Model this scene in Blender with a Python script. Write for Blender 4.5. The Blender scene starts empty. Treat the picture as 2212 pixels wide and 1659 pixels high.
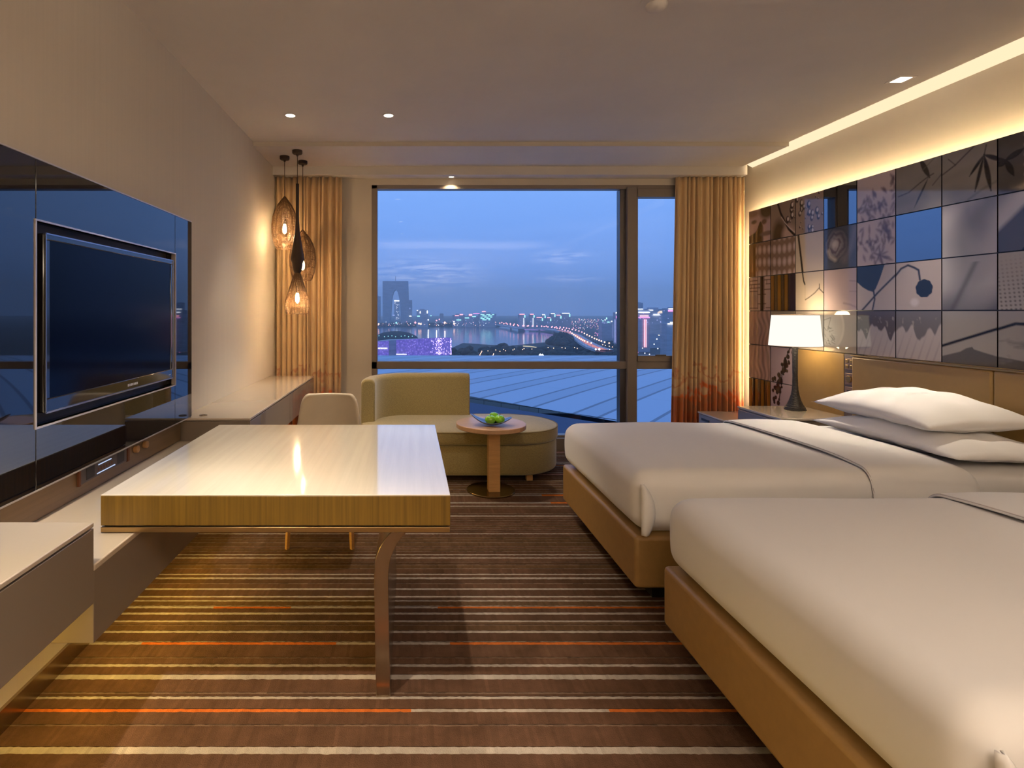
import bpy, bmesh, math, random
import numpy as np
from mathutils import Vector, Matrix
random.seed(7)
rng = np.random.default_rng(7)
PI = math.pi
sc = bpy.context.scene
col = sc.collection

# ---------------------------------------------------------------- camera
F, CX, CY, H = 1190.0, 887.0, 673.0, 1.35
cd = bpy.data.cameras.new('camera'); cam = bpy.data.objects.new('camera', cd); col.objects.link(cam)
cam.location = (0, 0, H); cam.rotation_euler = (PI/2, 0, 0)
cd.sensor_width = 36; cd.lens = 36*F/2212
cd.shift_x = (1106-CX)/2212; cd.shift_y = -(829.5-CY)/2212
cd.clip_start = 0.05; cd.clip_end = 6000
sc.camera = cam
sc.view_settings.view_transform = 'Standard'; sc.view_settings.look = 'None'
sc.view_settings.gamma = 1; sc.view_settings.use_curve_mapping = False
sc.view_settings.exposure = 0.15

# ---------------------------------------------------------------- world: dusk sky
W = bpy.data.worlds.new('dusk_sky'); sc.world = W; W.use_nodes = True
nt = W.node_tree; nt.nodes.clear()
def N(nt, t, **kw):
    n = nt.nodes.new(t)
    for k, v in kw.items():
        if k == 'inp':
            for a, b in v.items(): n.inputs[a].default_value = b
        else: setattr(n, k, v)
    return n
def ramp(nt, stops, interp='LINEAR'):
    r = N(nt, 'ShaderNodeValToRGB'); cr = r.color_ramp; cr.interpolation = interp
    while len(cr.elements) < len(stops): cr.elements.new(0.5)
    for e, (p, c) in zip(cr.elements, stops):
        e.position = p; e.color = (*c, 1) if len(c) == 3 else c
    return r
L = nt.links.new
tc = N(nt, 'ShaderNodeTexCoord'); sx = N(nt, 'ShaderNodeSeparateXYZ'); L(tc.outputs['Generated'], sx.inputs[0])
base = ramp(nt, [(0.0, (.10, .17, .46)), (.49, (.14, .26, .68)), (.5, (.18, .39, 1.02)), (.53, (.18, .39, 1.0)), (.56, (.195, .41, 1.0)), (.62, (.22, .45, 1.02)), (.75, (.27, .50, 1.05)), (1, (.26, .48, 1.0))])
m1 = N(nt, 'ShaderNodeMath', operation='MULTIPLY_ADD', inp={1: .5, 2: .5}); L(sx.outputs[2], m1.inputs[0]); L(m1.outputs[0], base.inputs[0])
mp = N(nt, 'ShaderNodeMapping', inp={'Scale': (1.6, 1.6, 9.0), 'Location': (1.3, .4, .15)}); L(tc.outputs['Generated'], mp.inputs[0])
nz = N(nt, 'ShaderNodeTexNoise', inp={'Scale': 1.7, 'Detail': 7, 'Roughness': .58, 'Distortion': .3}); L(mp.outputs[0], nz.inputs[0])
cr = ramp(nt, [(.40, (0, 0, 0)), (.72, (1, 1, 1))]); L(nz.outputs[0], cr.inputs[0])
mx = N(nt, 'ShaderNodeMix', data_type='RGBA'); mx.inputs['Factor'].default_value = 0
mm = N(nt, 'ShaderNodeMath', operation='MULTIPLY', inp={1: .22}); L(cr.outputs[0], mm.inputs[0]); L(mm.outputs[0], mx.inputs['Factor'])
L(base.outputs[0], mx.inputs['A']); mx.inputs['B'].default_value = (.36, .58, 1.15, 1)
# bright low cloud streaks left of the view, low over the horizon
def blob(cx, cz, wx, wz):
    # ellipse on direction coords: x/y and z/y
    dv = N(nt, 'ShaderNodeMath', operation='DIVIDE'); L(sx.outputs[0], dv.inputs[0]); L(sx.outputs[1], dv.inputs[1])
    dz = N(nt, 'ShaderNodeMath', operation='DIVIDE'); L(sx.outputs[2], dz.inputs[0]); L(sx.outputs[1], dz.inputs[1])
    a = N(nt, 'ShaderNodeMath', operation='MULTIPLY_ADD', inp={1: 1/wx, 2: -cx/wx}); L(dv.outputs[0], a.inputs[0])
    b = N(nt, 'ShaderNodeMath', operation='MULTIPLY_ADD', inp={1: 1/wz, 2: -cz/wz}); L(dz.outputs[0], b.inputs[0])
    v = N(nt, 'ShaderNodeCombineXYZ'); L(a.outputs[0], v.inputs[0]); L(b.outputs[0], v.inputs[1])
    ln = N(nt, 'ShaderNodeVectorMath', operation='LENGTH'); L(v.outputs[0], ln.inputs[0])
    g = N(nt, 'ShaderNodeMapRange', interpolation_type='SMOOTHSTEP', inp={'From Min': 0, 'From Max': 1, 'To Min': 1, 'To Max': 0}); L(ln.outputs[1], g.inputs[0])
    f = N(nt, 'ShaderNodeMath', operation='GREATER_THAN', inp={1: 0}); L(sx.outputs[1], f.inputs[0])
    o = N(nt, 'ShaderNodeMath', operation='MULTIPLY'); L(g.outputs[0], o.inputs[0]); L(f.outputs[0], o.inputs[1])
    return o
mp2 = N(nt, 'ShaderNodeMapping', inp={'Scale': (3.5, 3.5, 26.0)}); L(tc.outputs['Generated'], mp2.inputs[0])
nz2 = N(nt, 'ShaderNodeTexNoise', inp={'Scale': 5.5, 'Detail': 7, 'Roughness': .62, 'Distortion': .8}); L(mp2.outputs[0], nz2.inputs[0])
cr2 = ramp(nt, [(.44, (0, 0, 0)), (.62, (1, 1, 1))]); L(nz2.outputs[0], cr2.inputs[0])
prev = mx
for (bx, bz, wx, wz, st) in ((.03, .066, .15, .046, 1.0), (.28, .098, .08, .02, .7), (.28, .060, .09, .010, .6)):
    bl = blob(bx, bz, wx, wz)
    q = N(nt, 'ShaderNodeMath', operation='MULTIPLY'); L(bl.outputs[0], q.inputs[0]); L(cr2.outputs[0], q.inputs[1])
    q2 = N(nt, 'ShaderNodeMath', operation='MULTIPLY', inp={1: st}); L(q.outputs[0], q2.inputs[0])
    m_ = N(nt, 'ShaderNodeMix', data_type='RGBA'); L(q2.outputs[0], m_.inputs['Factor']); L(prev.outputs['Result'], m_.inputs['A'])
    m_.inputs['B'].default_value = (.62, .80, 1.35, 1); prev = m_
bg = N(nt, 'ShaderNodeBackground', inp={'Strength': 1.0}); L(prev.outputs['Result'], bg.inputs[0])
wo = N(nt, 'ShaderNodeOutputWorld'); L(bg.outputs[0], wo.inputs[0])

# ---------------------------------------------------------------- room dimensions
XL, XR, YB, YF, ZC, ZL, ZP = -1.318, 3.258, -1.9, 5.42, 2.77, 2.737, 2.656
WARM = (1.0, .70, .40); AMBER = (1.0, .66, .13); SOFTW = (1.0, .86, .68)

# ---------------------------------------------------------------- helpers
def P(px, py, Y): return ((px-CX)*Y/F, Y, H-(py-CY)*Y/F)
def mat(name, color=(.5, .5, .5), rough=.5, metal=0., coat=0., spec=.5, emis=None, es=0., noise=None, bump=None, sheen=0., attr=None, ior=1.5):
    m = bpy.data.materials.new(name); m.use_nodes = True
    nt = m.node_tree; b = nt.nodes['Principled BSDF']
    b.inputs['Base Color'].default_value = (*color, 1); b.inputs['Roughness'].default_value = rough
    b.inputs['Metallic'].default_value = metal; b.inputs['Coat Weight'].default_value = coat; b.inputs['Coat Roughness'].default_value = .04
    b.inputs['Specular IOR Level'].default_value = spec; b.inputs['IOR'].default_value = ior
    b.inputs['Sheen Weight'].default_value = sheen
    if emis: b.inputs['Emission Color'].default_value = (*emis, 1); b.inputs['Emission Strength'].default_value = es
    t = N(nt, 'ShaderNodeTexCoord')
    if noise:   # (scale vec, amount, detail)
        s, amt = noise[0], noise[1]
        mpn = N(nt, 'ShaderNodeMapping', inp={'Scale': s}); nt.links.new(t.outputs['Object'], mpn.inputs[0])
        n = N(nt, 'ShaderNodeTexNoise', inp={'Scale': 1, 'Detail': 4, 'Roughness': .6}); nt.links.new(mpn.outputs[0], n.inputs[0])
        lo = tuple(max(0, c*(1-amt)) for c in color); hi = tuple(min(1, c*(1+amt)) for c in color)
        r = ramp(nt, [(.3, lo), (.7, hi)]); nt.links.new(n.outputs[0], r.inputs[0]); nt.links.new(r.outputs[0], b.inputs['Base Color'])
    if attr:
        a = N(nt, 'ShaderNodeAttribute', attribute_name=attr); nt.links.new(a.outputs['Color'], b.inputs['Base Color'])
    if bump:    # (scale vec, strength, distance)
        mpb = N(nt, 'ShaderNodeMapping', inp={'Scale': bump[0]}); nt.links.new(t.outputs['Object'], mpb.inputs[0])
        n2 = N(nt, 'ShaderNodeTexNoise', inp={'Scale': 1, 'Detail': 3}); nt.links.new(mpb.outputs[0], n2.inputs[0])
        bp = N(nt, 'ShaderNodeBump', inp={'Strength': bump[1], 'Distance': bump[2]}); nt.links.new(n2.outputs[0], bp.inputs['Height'])
        nt.links.new(bp.outputs[0], b.inputs['Normal'])
    return m
def emat(name, color, s):
    m = bpy.data.materials.new(name); m.use_nodes = True; nt = m.node_tree; nt.nodes.clear()
    e = N(nt, 'ShaderNodeEmission', inp={'Color': (*color, 1), 'Strength': s}); o = N(nt, 'ShaderNodeOutputMaterial'); nt.links.new(e.outputs[0], o.inputs[0])
    return m
def tag(o, label=None, cat=None, group=None, kind=None):
    if label: o['label'] = label
    if cat: o['category'] = cat
    if group: o['group'] = group
    if kind: o['kind'] = kind
    return o
def empty(name, loc=(0, 0, 0), rz=0, label=None, cat=None, group=None):
    o = bpy.data.objects.new(name, None); col.objects.link(o); o.location = loc; o.rotation_euler[2] = rz; o.empty_display_size = .05
    return tag(o, label, cat, group)
class MB:
    def __init__(s): s.v = []; s.f = []; s.mi = []; s.cur = 0
    def add(s, vs, fs):
        b = len(s.v); s.v += [tuple(v) for v in vs]; s.f += [tuple(i+b for i in f) for f in fs]; s.mi += [s.cur]*len(fs); return s
    def box(s, x0, x1, y0, y1, z0, z1):
        return s.add([(x0, y0, z0), (x1, y0, z0), (x1, y1, z0), (x0, y1, z0), (x0, y0, z1), (x1, y0, z1), (x1, y1, z1), (x0, y1, z1)],
                     [(0, 3, 2, 1), (4, 5, 6, 7), (0, 1, 5, 4), (1, 2, 6, 5), (2, 3, 7, 6), (3, 0, 4, 7)])
    def prism(s, pts, axis, a, b):   # pts 2-D outline extruded along axis
        n = len(pts)
        def mk(p, c):
            if axis == 0: return (c, p[0], p[1])
            if axis == 1: return (p[0], c, p[1])
            return (p[0], p[1], c)
        vs = [mk(p, a) for p in pts]+[mk(p, b) for p in pts]
        fs = [tuple(range(n))[::-1], tuple(range(n, 2*n))]+[(i, (i+1) % n, n+(i+1) % n, n+i) for i in range(n)]
        return s.add(vs, fs)
    def lathe(s, prof, c=(0, 0, 0), n=32, cap=True):
        vs = []; fs = []
        for r, z in prof:
            for i in range(n): a = 2*PI*i/n; vs.append((c[0]+r*math.cos(a), c[1]+r*math.sin(a), c[2]+z))
        for k in range(len(prof)-1):
            for i in range(n): j = (i+1) % n; fs.append((k*n+i, k*n+j, (k+1)*n+j, (k+1)*n+i))
        if cap: fs.append(tuple(range(n))[::-1]); fs.append(tuple(range((len(prof)-1)*n, len(prof)*n)))
        return s.add(vs, fs)
    def tube(s, pts, r, n=6, closed=False):
        pts = [Vector(p) for p in pts]; m = len(pts); vs = []; fs = []
        for k, p in enumerate(pts):
            if closed: d = pts[(k+1) % m]-pts[k-1]
            else: d = pts[min(k+1, m-1)]-pts[max(k-1, 0)]
            d.normalize(); up = Vector((0, 0, 1)) if abs(d.z) < .9 else Vector((1, 0, 0))
            a = d.cross(up).normalized(); b = d.cross(a)
            rr = r[k] if isinstance(r, (list, tuple)) else r
            for i in range(n): t = 2*PI*i/n; vs.append(p+a*rr*math.cos(t)+b*rr*math.sin(t))
        for k in range(m if closed else m-1):
            k2 = (k+1) % m
            for i in range(n): j = (i+1) % n; fs.append((k*n+i, k*n+j, k2*n+j, k2*n+i))
        if not closed: fs.append(tuple(range(n))[::-1]); fs.append(tuple(range((m-1)*n, m*n)))
        return s.add(vs, fs)
    def grid(s, fn, nu, nv, thick=None, closeu=False):
        vs = [fn(i/(nu-1) if not closeu else i/nu, j/(nv-1)) for j in range(nv) for i in range(nu)]; fs = []
        for j in range(nv-1):
            for i in range(nu if closeu else nu-1): i2 = (i+1) % nu; fs.append((j*nu+i, j*nu+i2, (j+1)*nu+i2, (j+1)*nu+i))
        return s.add(vs, fs)
    def build(s, name, m, parent=None, smooth=False, bevel=0, seg=2, solid=0, subsurf=0, loc=None):
        me = bpy.data.meshes.new(name); me.from_pydata(s.v, [], s.f); me.update()
        ms = list(m) if isinstance(m, (list, tuple)) else [m] if m else []
        for x in ms: me.materials.append(x)
        if len(ms) > 1: me.polygons.foreach_set('material_index', s.mi)
        o = bpy.data.objects.new(name, me); col.objects.link(o)
        if parent:
            o.parent = parent
        if loc: o.location = loc
        bm = bmesh.new(); bm.from_mesh(me); bmesh.ops.recalc_face_normals(bm, faces=bm.faces); bm.to_mesh(me); bm.free()
        if smooth:
            for p in me.polygons: p.use_smooth = True
        if solid: md = o.modifiers.new('s', 'SOLIDIFY'); md.thickness = solid; md.offset = 0
        if bevel:
            md = o.modifiers.new('b', 'BEVEL'); md.width = bevel; md.segments = seg; md.limit_method = 'ANGLE'; md.harden_normals = False
            for p in me.polygons: p.use_smooth = True
            try: me.set_sharp_from_angle(angle=.6)
            except Exception: pass
        if subsurf: md = o.modifiers.new('u', 'SUBSURF'); md.levels = md.render_levels = subsurf
        return o
def box(name, m, parent, x0, x1, y0, y1, z0, z1, bevel=0, seg=2): return MB().box(x0, x1, y0, y1, z0, z1).build(name, m, parent, bevel=bevel, seg=seg)
def struct(o): o['kind'] = 'structure'; return o
def rel(root, pts): l = root.location; return [(p[0]-l.x, p[1]-l.y, p[2]-l.z) for p in pts]
def puffy(x0, x1, y0, y1, z0, z1, r, n=28, bulge=0., sidebulge=0., wr=0., seed=0):
    """rounded cushion-like box"""
    mb = MB(); rr = random.Random(seed); ph = [rr.uniform(0, 6) for _ in range(8)]
    cx, cy, cz = (x0+x1)/2, (y0+y1)/2, (z0+z1)/2; hx, hy, hz = (x1-x0)/2, (y1-y0)/2, (z1-z0)/2
    def proj(a, b, c):
        p = Vector((a*hx, b*hy, c*hz)); q = Vector((max(-hx+r, min(hx-r, p.x)), max(-hy+r, min(hy-r, p.y)), max(-hz+r, min(hz-r, p.z))))
        d = p-q
        if d.length > 1e-9: p = q+d.normalized()*r
        u, v = p.x/hx, p.y/hy
        if c > -.99 and p.z > 0: p.z += bulge*(1-u**4)*(1-v**4)+wr*(math.sin(7*p.x+ph[0]+2*math.sin(3*p.y+ph[1]))*math.sin(5*p.y+ph[2]))
        k = max(0, 1-(p.z/hz)**2); p.x *= 1+sidebulge*k/hx; p.y *= 1+sidebulge*k/hy
        w2 = wr*.8*math.sin(9*p.x+ph[3])*k; p.y += w2 if v > 0 else -w2
        w3 = wr*.8*math.sin(8*p.y+ph[4])*k; p.x += w3 if u > 0 else -w3
        return (cx+p.x, cy+p.y, cz+p.z)
    def g(t):  # denser near ends
        t = 2*t-1; return math.copysign(1-(1-abs(t))**1.5, t)
    ids = {}
    faces = []
    for ax in range(3):
        for sg in (-1, 1):
            idx = [[None]*(n+1) for _ in range(n+1)]
            for i in range(n+1):
                for j in range(n+1):
                    a, b = g(i/n), g(j/n)
                    t = [0, 0, 0]; t[ax] = sg; t[(ax+1) % 3] = a; t[(ax+2) % 3] = b
                    key = tuple(round(x, 5) for x in t)
                    if key not in ids: ids[key] = len(mb.v); mb.v.append(proj(*t))
                    idx[i][j] = ids[key]
            for i in range(n):
                for j in range(n): mb.f.append((idx[i][j], idx[i+1][j], idx[i+1][j+1], idx[i][j+1])); mb.mi.append(0)
    return mb
def outline_loft(pts_fn, layers, n=72, dome=0):
    """pts_fn(inset)->list of n (x,y); layers list of (inset,z)"""
    mb = MB(); vs = []; fs = []
    for ins, z in layers: vs += [(p[0], p[1], z) for p in pts_fn(ins)]
    m = len(pts_fn(0)); k = len(layers)
    for a in range(k-1):
        for i in range(m): j = (i+1) % m; fs.append((a*m+i, a*m+j, (a+1)*m+j, (a+1)*m+i))
    fs.append(tuple(range(m))[::-1]); fs.append(tuple(range((k-1)*m, k*m)))
    return mb.add(vs, fs)

# ---------------------------------------------------------------- materials
M = {}
M['wall'] = mat('beige_wallpaper', (.62, .55, .455), .75, noise=((3, 60, .6), .022), bump=((4, 140, 1), .08, .001))
M['wallR'] = mat('cream_wall', (.66, .58, .47), .75)
M['ceil'] = mat('ceiling_paint', (.64, .59, .54), .85, noise=((2, 2, 2), .03))
M['trim'] = mat('ceiling_trim', (.60, .53, .45), .7)
M['bronze'] = mat('dark_bronze_frame', (.22, .18, .15), .4, metal=.2)
M['bronzeL'] = mat('bronze_reveal', (.13, .12, .12), .25, metal=.6)
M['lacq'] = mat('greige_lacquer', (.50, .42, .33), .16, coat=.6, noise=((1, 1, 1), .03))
M['lacqShaded'] = mat('greige_lacquer_shaded', (.21, .165, .125), .22, coat=.5)  # same lacquer as the tops, darkened to paint fronts in shade
M['desk'] = mat('gloss_cream_desktop', (.80, .73, .60), .10, coat=1.0, noise=((40, 1.2, 1), .05), ior=1.6)
M['veneer'] = mat('straight_grain_veneer', (.165, .093, .012), .42, noise=((70, 70, 1.5), .28), coat=.15)
M['brass'] = mat('brushed_bronze_metal', (.42, .28, .12), .3, metal=.9, noise=((4, 4, 90), .12))
M['steel'] = mat('brushed_steel', (.42, .34, .25), .22, metal=.95, noise=((60, 1, 1), .1))
M['glassblk'] = mat('black_gloss_glass', (.006, .006, .009), .02, spec=.8, ior=1.75)
M['black'] = mat('matt_black', (.008, .007, .008), .5)
M['silver'] = mat('silver_edge', (.75, .70, .68), .35, metal=.6)
M['tvbez'] = mat('gloss_black_bezel', (.012, .011, .011), .08, coat=1)
M['screen'] = mat('tv_screen', (.001, .002, .014), .12, spec=.12)
M['tan'] = mat('tan_leather', (.31, .18, .065), .42, noise=((30, 30, 30), .06), bump=((160, 160, 160), .12, .001))
M['headb'] = mat('gold_leather', (.34, .21, .07), .40, noise=((12, 12, 12), .05), bump=((200, 200, 200), .1, .001))
M['pillow'] = mat('brightened_pillowcase', (.84, .82, .81), .8, sheen=.3, bump=((5, 5, 5), .15, .01))  # same linen as the bedding, brightened to paint the downlight's effect
M['linen'] = mat('white_linen', (.70, .675, .66), .8, sheen=.3, bump=((5, 5, 5), .15, .01))
M['seam'] = mat('linen_seam', (.50, .46, .44), .85)
M['sofa'] = mat('olive_gold_upholstery', (.27, .205, .08), .85, sheen=.5, noise=((90, 90, 240), .24), bump=((300, 300, 300), .35, .002))
M['chair'] = mat('beige_chair_leather', (.60, .50, .36), .5, noise=((8, 8, 8), .04))
M['wood'] = mat('warm_oak', (.46, .25, .10), .45, noise=((6, 6, 60), .15))
M['woodT'] = mat('table_top_oak', (.50, .30, .17), .28, coat=.3, noise=((4, 60, 4), .1))
M['dark'] = mat('dark_wire', (.05, .03, .018), .5, metal=.3)
M['wire'] = mat('bronze_mesh_wire', (.16, .085, .035), .5, metal=.4)
M['apple'] = mat('green_apple_skin', (.22, .52, .02), .18, coat=.5, noise=((25, 25, 25), .22))
M['stem'] = mat('apple_stem', (.12, .09, .02), .6)
M['dish'] = mat('blue_gloss_dish', (.10, .13, .22), .08, coat=1.0, metal=.5)
M['ceram'] = mat('dark_textured_ceramic', (.028, .025, .027), .45, bump=((60, 60, 160), .9, .01))
M['bulb'] = emat('glowing_filament_bulb', (1, .72, .38), 14)
M['led'] = emat('warm_led_strip', (1, .74, .41), 225)
M['dlight'] = emat('downlight_lens', (1, .86, .66), 9)
M['shade'] = emat('lit_lamp_shade', (1, .93, .80), 1.05)
M['tilebase'] = mat('printed_glass_tile', (.5, .5, .5), .045, attr='art', spec=.6)
M['mirror'] = mat('grey_mirror_tile', (.30, .33, .37), .02, metal=1.0)
M['tileedge'] = mat('tile_edge', (.012, .009, .012), .3)
M['sock'] = mat('dark_socket', (.02, .018, .02), .35)
M['plate'] = mat('grey_metal_plate', (.16, .13, .13), .35, metal=.6)
M['brown'] = mat('brown_leather_tab', (.16, .05, .02), .5)

def glass_mat():
    m = bpy.data.materials.new('window_glass'); m.use_nodes = True; nt = m.node_tree; nt.nodes.clear()
    t = N(nt, 'ShaderNodeBsdfTransparent', inp={'Color': (.97, .98, 1, 1)}); g = N(nt, 'ShaderNodeBsdfGlossy', inp={'Roughness': .0, 'Color': (1, 1, 1, 1)})
    f = N(nt, 'ShaderNodeFresnel', inp={'IOR': 1.33}); x = N(nt, 'ShaderNodeMixShader'); o = N(nt, 'ShaderNodeOutputMaterial')
    nt.links.new(f.outputs[0], x.inputs[0]); nt.links.new(t.outputs[0], x.inputs[1]); nt.links.new(g.outputs[0], x.inputs[2]); nt.links.new(x.outputs[0], o.inputs[0])
    return m
M['glass'] = glass_mat()

def curtain_mat():
    m = mat('printed_curtain_fabric', (.62, .46, .30), .85, sheen=.3)
    nt = m.node_tree; b = nt.nodes['Principled BSDF']; t = N(nt, 'ShaderNodeTexCoord'); s = N(nt, 'ShaderNodeSeparateXYZ'); nt.links.new(t.outputs['Object'], s.inputs[0])
    n = N(nt, 'ShaderNodeTexNoise', inp={'Scale': 7, 'Detail': 2}); nt.links.new(t.outputs['Object'], n.inputs[0])
    a = N(nt, 'ShaderNodeMath', operation='MULTIPLY_ADD', inp={1: .55, 2: -.27}); nt.links.new(n.outputs[0], a.inputs[0])
    z = N(nt, 'ShaderNodeMath', operation='ADD'); nt.links.new(s.outputs[2], z.inputs[0]); nt.links.new(a.outputs[0], z.inputs[1])
    r = ramp(nt, [(0, (.42, .10, .02)), (.12, (.40, .09, .02)), (.185, (.36, .12, .04)), (.20, (.60, .12, .02)), (.215, (.50, .30, .17)), (.26, (.62, .42, .22)), (.275, (.50, .22, .11)), (.285, (.64, .44, .23)), (1, (.66, .45, .23))])
    d = N(nt, 'ShaderNodeMath', operation='DIVIDE', inp={1: 2.7}); nt.links.new(z.outputs[0], d.inputs[0]); nt.links.new(d.outputs[0], r.inputs[0])
    nt.links.new(r.outputs[0], b.inputs['Base Color'])
    return m
M['curt'] = curtain_mat()

# ---------------------------------------------------------------- carpet floor
def make_floor():
    bands = []   # (near_y, far_y, kind, orange spans)
    def yy(py): return H*F/(py-CY)
    def pc(v): return 1050+v/5.53
    def pd(v): return 1330+v/5.027
    ls = [(pc(90), 1.2, 'c'), (pc(110), 3, 'o'), (pc(200), 3, 'o'), (pc(240), 1.5, 'c'), (pc(262), 1.2, 't'), (pc(330), 1.5, 't'), (pc(358), 2.2, 'c'), (pc(385), 1, 't'), (pc(410), 1.8, 't'),
          (pc(440), 1, 't'), (pc(470), 1, 't'), (pc(495), 1, 't'), (pc(520), 1.5, 't'), (pc(545), 1, 't'), (pc(570), 2, 'c'), (pc(610), 1.2, 't'), (pc(640), 1, 't'), (pc(675), 1.8, 't'), (pc(720), 1.2, 't'), (pc(750), 1.5, 't'), (pc(780), 1, 't'), (pc(820), 2, 'c'), (pc(858), 2.4, 'c'),
          (pc(910), 1.2, 't'), (pc(942), 1.6, 't'), (pc(986), 1.6, 't'), (pc(1055), 2.2, 'c'), (pc(1102), 3.6, 'c'), (pc(1165), 1.6, 't'), (pc(1230), 3.4, 'c'), (pc(1322), 3, 'c'), (pc(1371), 2.6, 'c'),
          (pc(1436), 2, 'c'), (pc(1450), 3.4, 'O1'), (pc(1523), 4.4, 'c'), (pc(1615), 3.4, 'c'), (pd(103), 1.6, 't'), (pd(175), 4.4, 'c'), (pd(287), 2.4, 'c'), (pd(302), 5, 'O2'), (pd(458), 2.4, 't'), (pd(541), 5, 'c'),
          (pd(666), 10, 'c'), (pd(842), 3, 't'), (pd(891), 5, 'c'), (pd(1030), 6, 'O3'), (pd(1192), 3.4, 't'), (pd(1464), 15, 'c')]
    for py, w, k in ls: bands.append((yy(py+w/2), yy(py-w/2), k))
    bands.sort()
    last = bands[-1][1]; Y = last+.02
    while Y < YF-.05:      # dense thin stripes toward the window
        w = rng.choice([.008, .012, .02]); k = rng.choice(['t', 't', 'c', 'o' if rng.random() < .5 else 't', 'p'])
        bands.append((Y, Y+w, k)); Y += w+rng.uniform(.014, .05)
    Y = bands[0][0]-.16
    low = []
    while Y > YB+.03:
        w = rng.choice([.006, .01, .02]); low.append((Y-w, Y, rng.choice(['t', 'c', 'c', 'o']))); Y -= w+rng.uniform(.03, .1)
    bands = sorted(low+bands)
    rows = [(YB, None)]; cur = YB; kinds = []
    edges = [YB-.02]
    PB = [(.100, .052, .031), (.112, .060, .036), (.088, .046, .028), (.104, .058, .030)]
    for (a, b, k) in bands:
        if a-edges[-1] > .02:
            edges.append(a); kinds.append(('pile', rng.integers(4)))
        elif a > edges[-1]: edges.append(a); kinds.append(('pile', rng.integers(4)))
        edges.append(b); kinds.append((k, 0)); edges.append(b+.003); kinds.append(('g', 0))  # thin dark band paints a shadow line beyond each stripe
    edges.append(YF+.02); kinds.append(('pile', 0))
    NX = 380; xs = np.linspace(XL-.02, XR+.02, NX); E = np.array(edges); nr = len(E)
    X, Yg = np.meshgrid(xs, E)
    jit = rng.normal(0, 1, X.shape)*.0009
    jit[0] = jit[-1] = 0
    wid = np.minimum(np.diff(E, prepend=E[0]-.1), np.diff(E, append=E[-1]+.1))[:, None]
    Yg = Yg+np.clip(jit, -wid*.35, wid*.35)
    Z = np.zeros_like(X)
    v = np.stack([X, Yg, Z], -1).reshape(-1, 3)
    i, j = np.meshgrid(np.arange(NX-1), np.arange(nr-1)); a = (j*NX+i).ravel(); f = np.stack([a, a+1, a+NX+1, a+NX], 1)
    me = bpy.data.meshes.new('floor'); me.from_pydata(v.tolist(), [], f.tolist()); me.update()
    C = np.zeros((nr-1, NX-1, 4)); C[..., 3] = 1; xm = (xs[:-1]+xs[1:])/2
    cream = np.array((.34, .285, .235)); orange = np.array((.50, .125, .022)); thin = np.array((.155, .10, .068)); pink = np.array((.42, .24, .20))
    for r, (k, q) in enumerate(kinds):
        base = {'pile': np.array(PB[q]), 'c': cream, 't': thin, 'g': np.array((.05, .03, .02)), 'o': orange, 'p': pink}.get(k, cream)
        cc = np.tile(base, (NX-1, 1))
        if k == 't': cc[np.repeat(rng.random(NX//4+1), 4)[:NX-1] < .25] *= .72
        if k == 'o':
            cc[:] = cream*.8
            for _ in range(3): s0 = rng.uniform(XL, XR); cc[(xm > s0) & (xm < s0+rng.uniform(.5, 1.6))] = orange
        if k == 'O1': cc[(xm > .12) | ((xm > -.9) & (xm < -.55))] = orange*.9
        if k == 'O2': cc[(xm > .16)] = orange; cc[(xm < -.3) & (xm > -1.1)] = orange
        if k == 'O3': cc[(xm < .0) & (xm > -1.5)] = orange; cc[(xm > .67)] = orange
        C[r, :, :3] = cc*(1+rng.normal(0, .05, (NX-1, 1)))
    at = me.attributes.new('art', 'FLOAT_COLOR', 'FACE'); at.data.foreach_set('color', C.reshape(-1).astype(np.float32))
    m = mat('striped_carpet', (.15, .1, .07), 1.0, spec=.0)
    nt = m.node_tree; b = nt.nodes['Principled BSDF']; a = N(nt, 'ShaderNodeAttribute', attribute_name='art'); t = N(nt, 'ShaderNodeTexCoord')
    n = N(nt, 'ShaderNodeTexNoise', inp={'Scale': 6, 'Detail': 8, 'Roughness': .7}); nt.links.new(t.outputs['Object'], n.inputs[0])
    r = ramp(nt, [(.3, (.72, .72, .72)), (.7, (1.2, 1.2, 1.2))]); nt.links.new(n.outputs[0], r.inputs[0])
    x = N(nt, 'ShaderNodeMix', data_type='RGBA', blend_type='MULTIPLY'); x.inputs['Factor'].default_value = 1
    nt.links.new(a.outputs['Color'], x.inputs['A']); nt.links.new(r.outputs[0], x.inputs['B']); nt.links.new(x.outputs['Result'], b.inputs['Base Color'])
    n2 = N(nt, 'ShaderNodeTexNoise', inp={'Scale': 260, 'Detail': 2}); nt.links.new(t.outputs['Object'], n2.inputs[0])
    bp = N(nt, 'ShaderNodeBump', inp={'Strength': .7, 'Distance': .006}); nt.links.new(n2.outputs[0], bp.inputs['Height']); nt.links.new(bp.outputs[0], b.inputs['Normal'])
    me.materials.append(m)
    o = bpy.data.objects.new('floor', me); col.objects.link(o); struct(o)
make_floor()

# ---------------------------------------------------------------- room shell
T = .12
struct(box('wall_left', M['wall'], None, XL-T, XL, YB, YF+.1, 0, ZC))
struct(box('wall_right', M['wallR'], None, XR, XR+T, YB, YF+.1, 0, ZC+.12))
struct(box('wall_back', M['wall'], None, XL-T, XR+T, YB-T, YB, 0, ZC))
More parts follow.
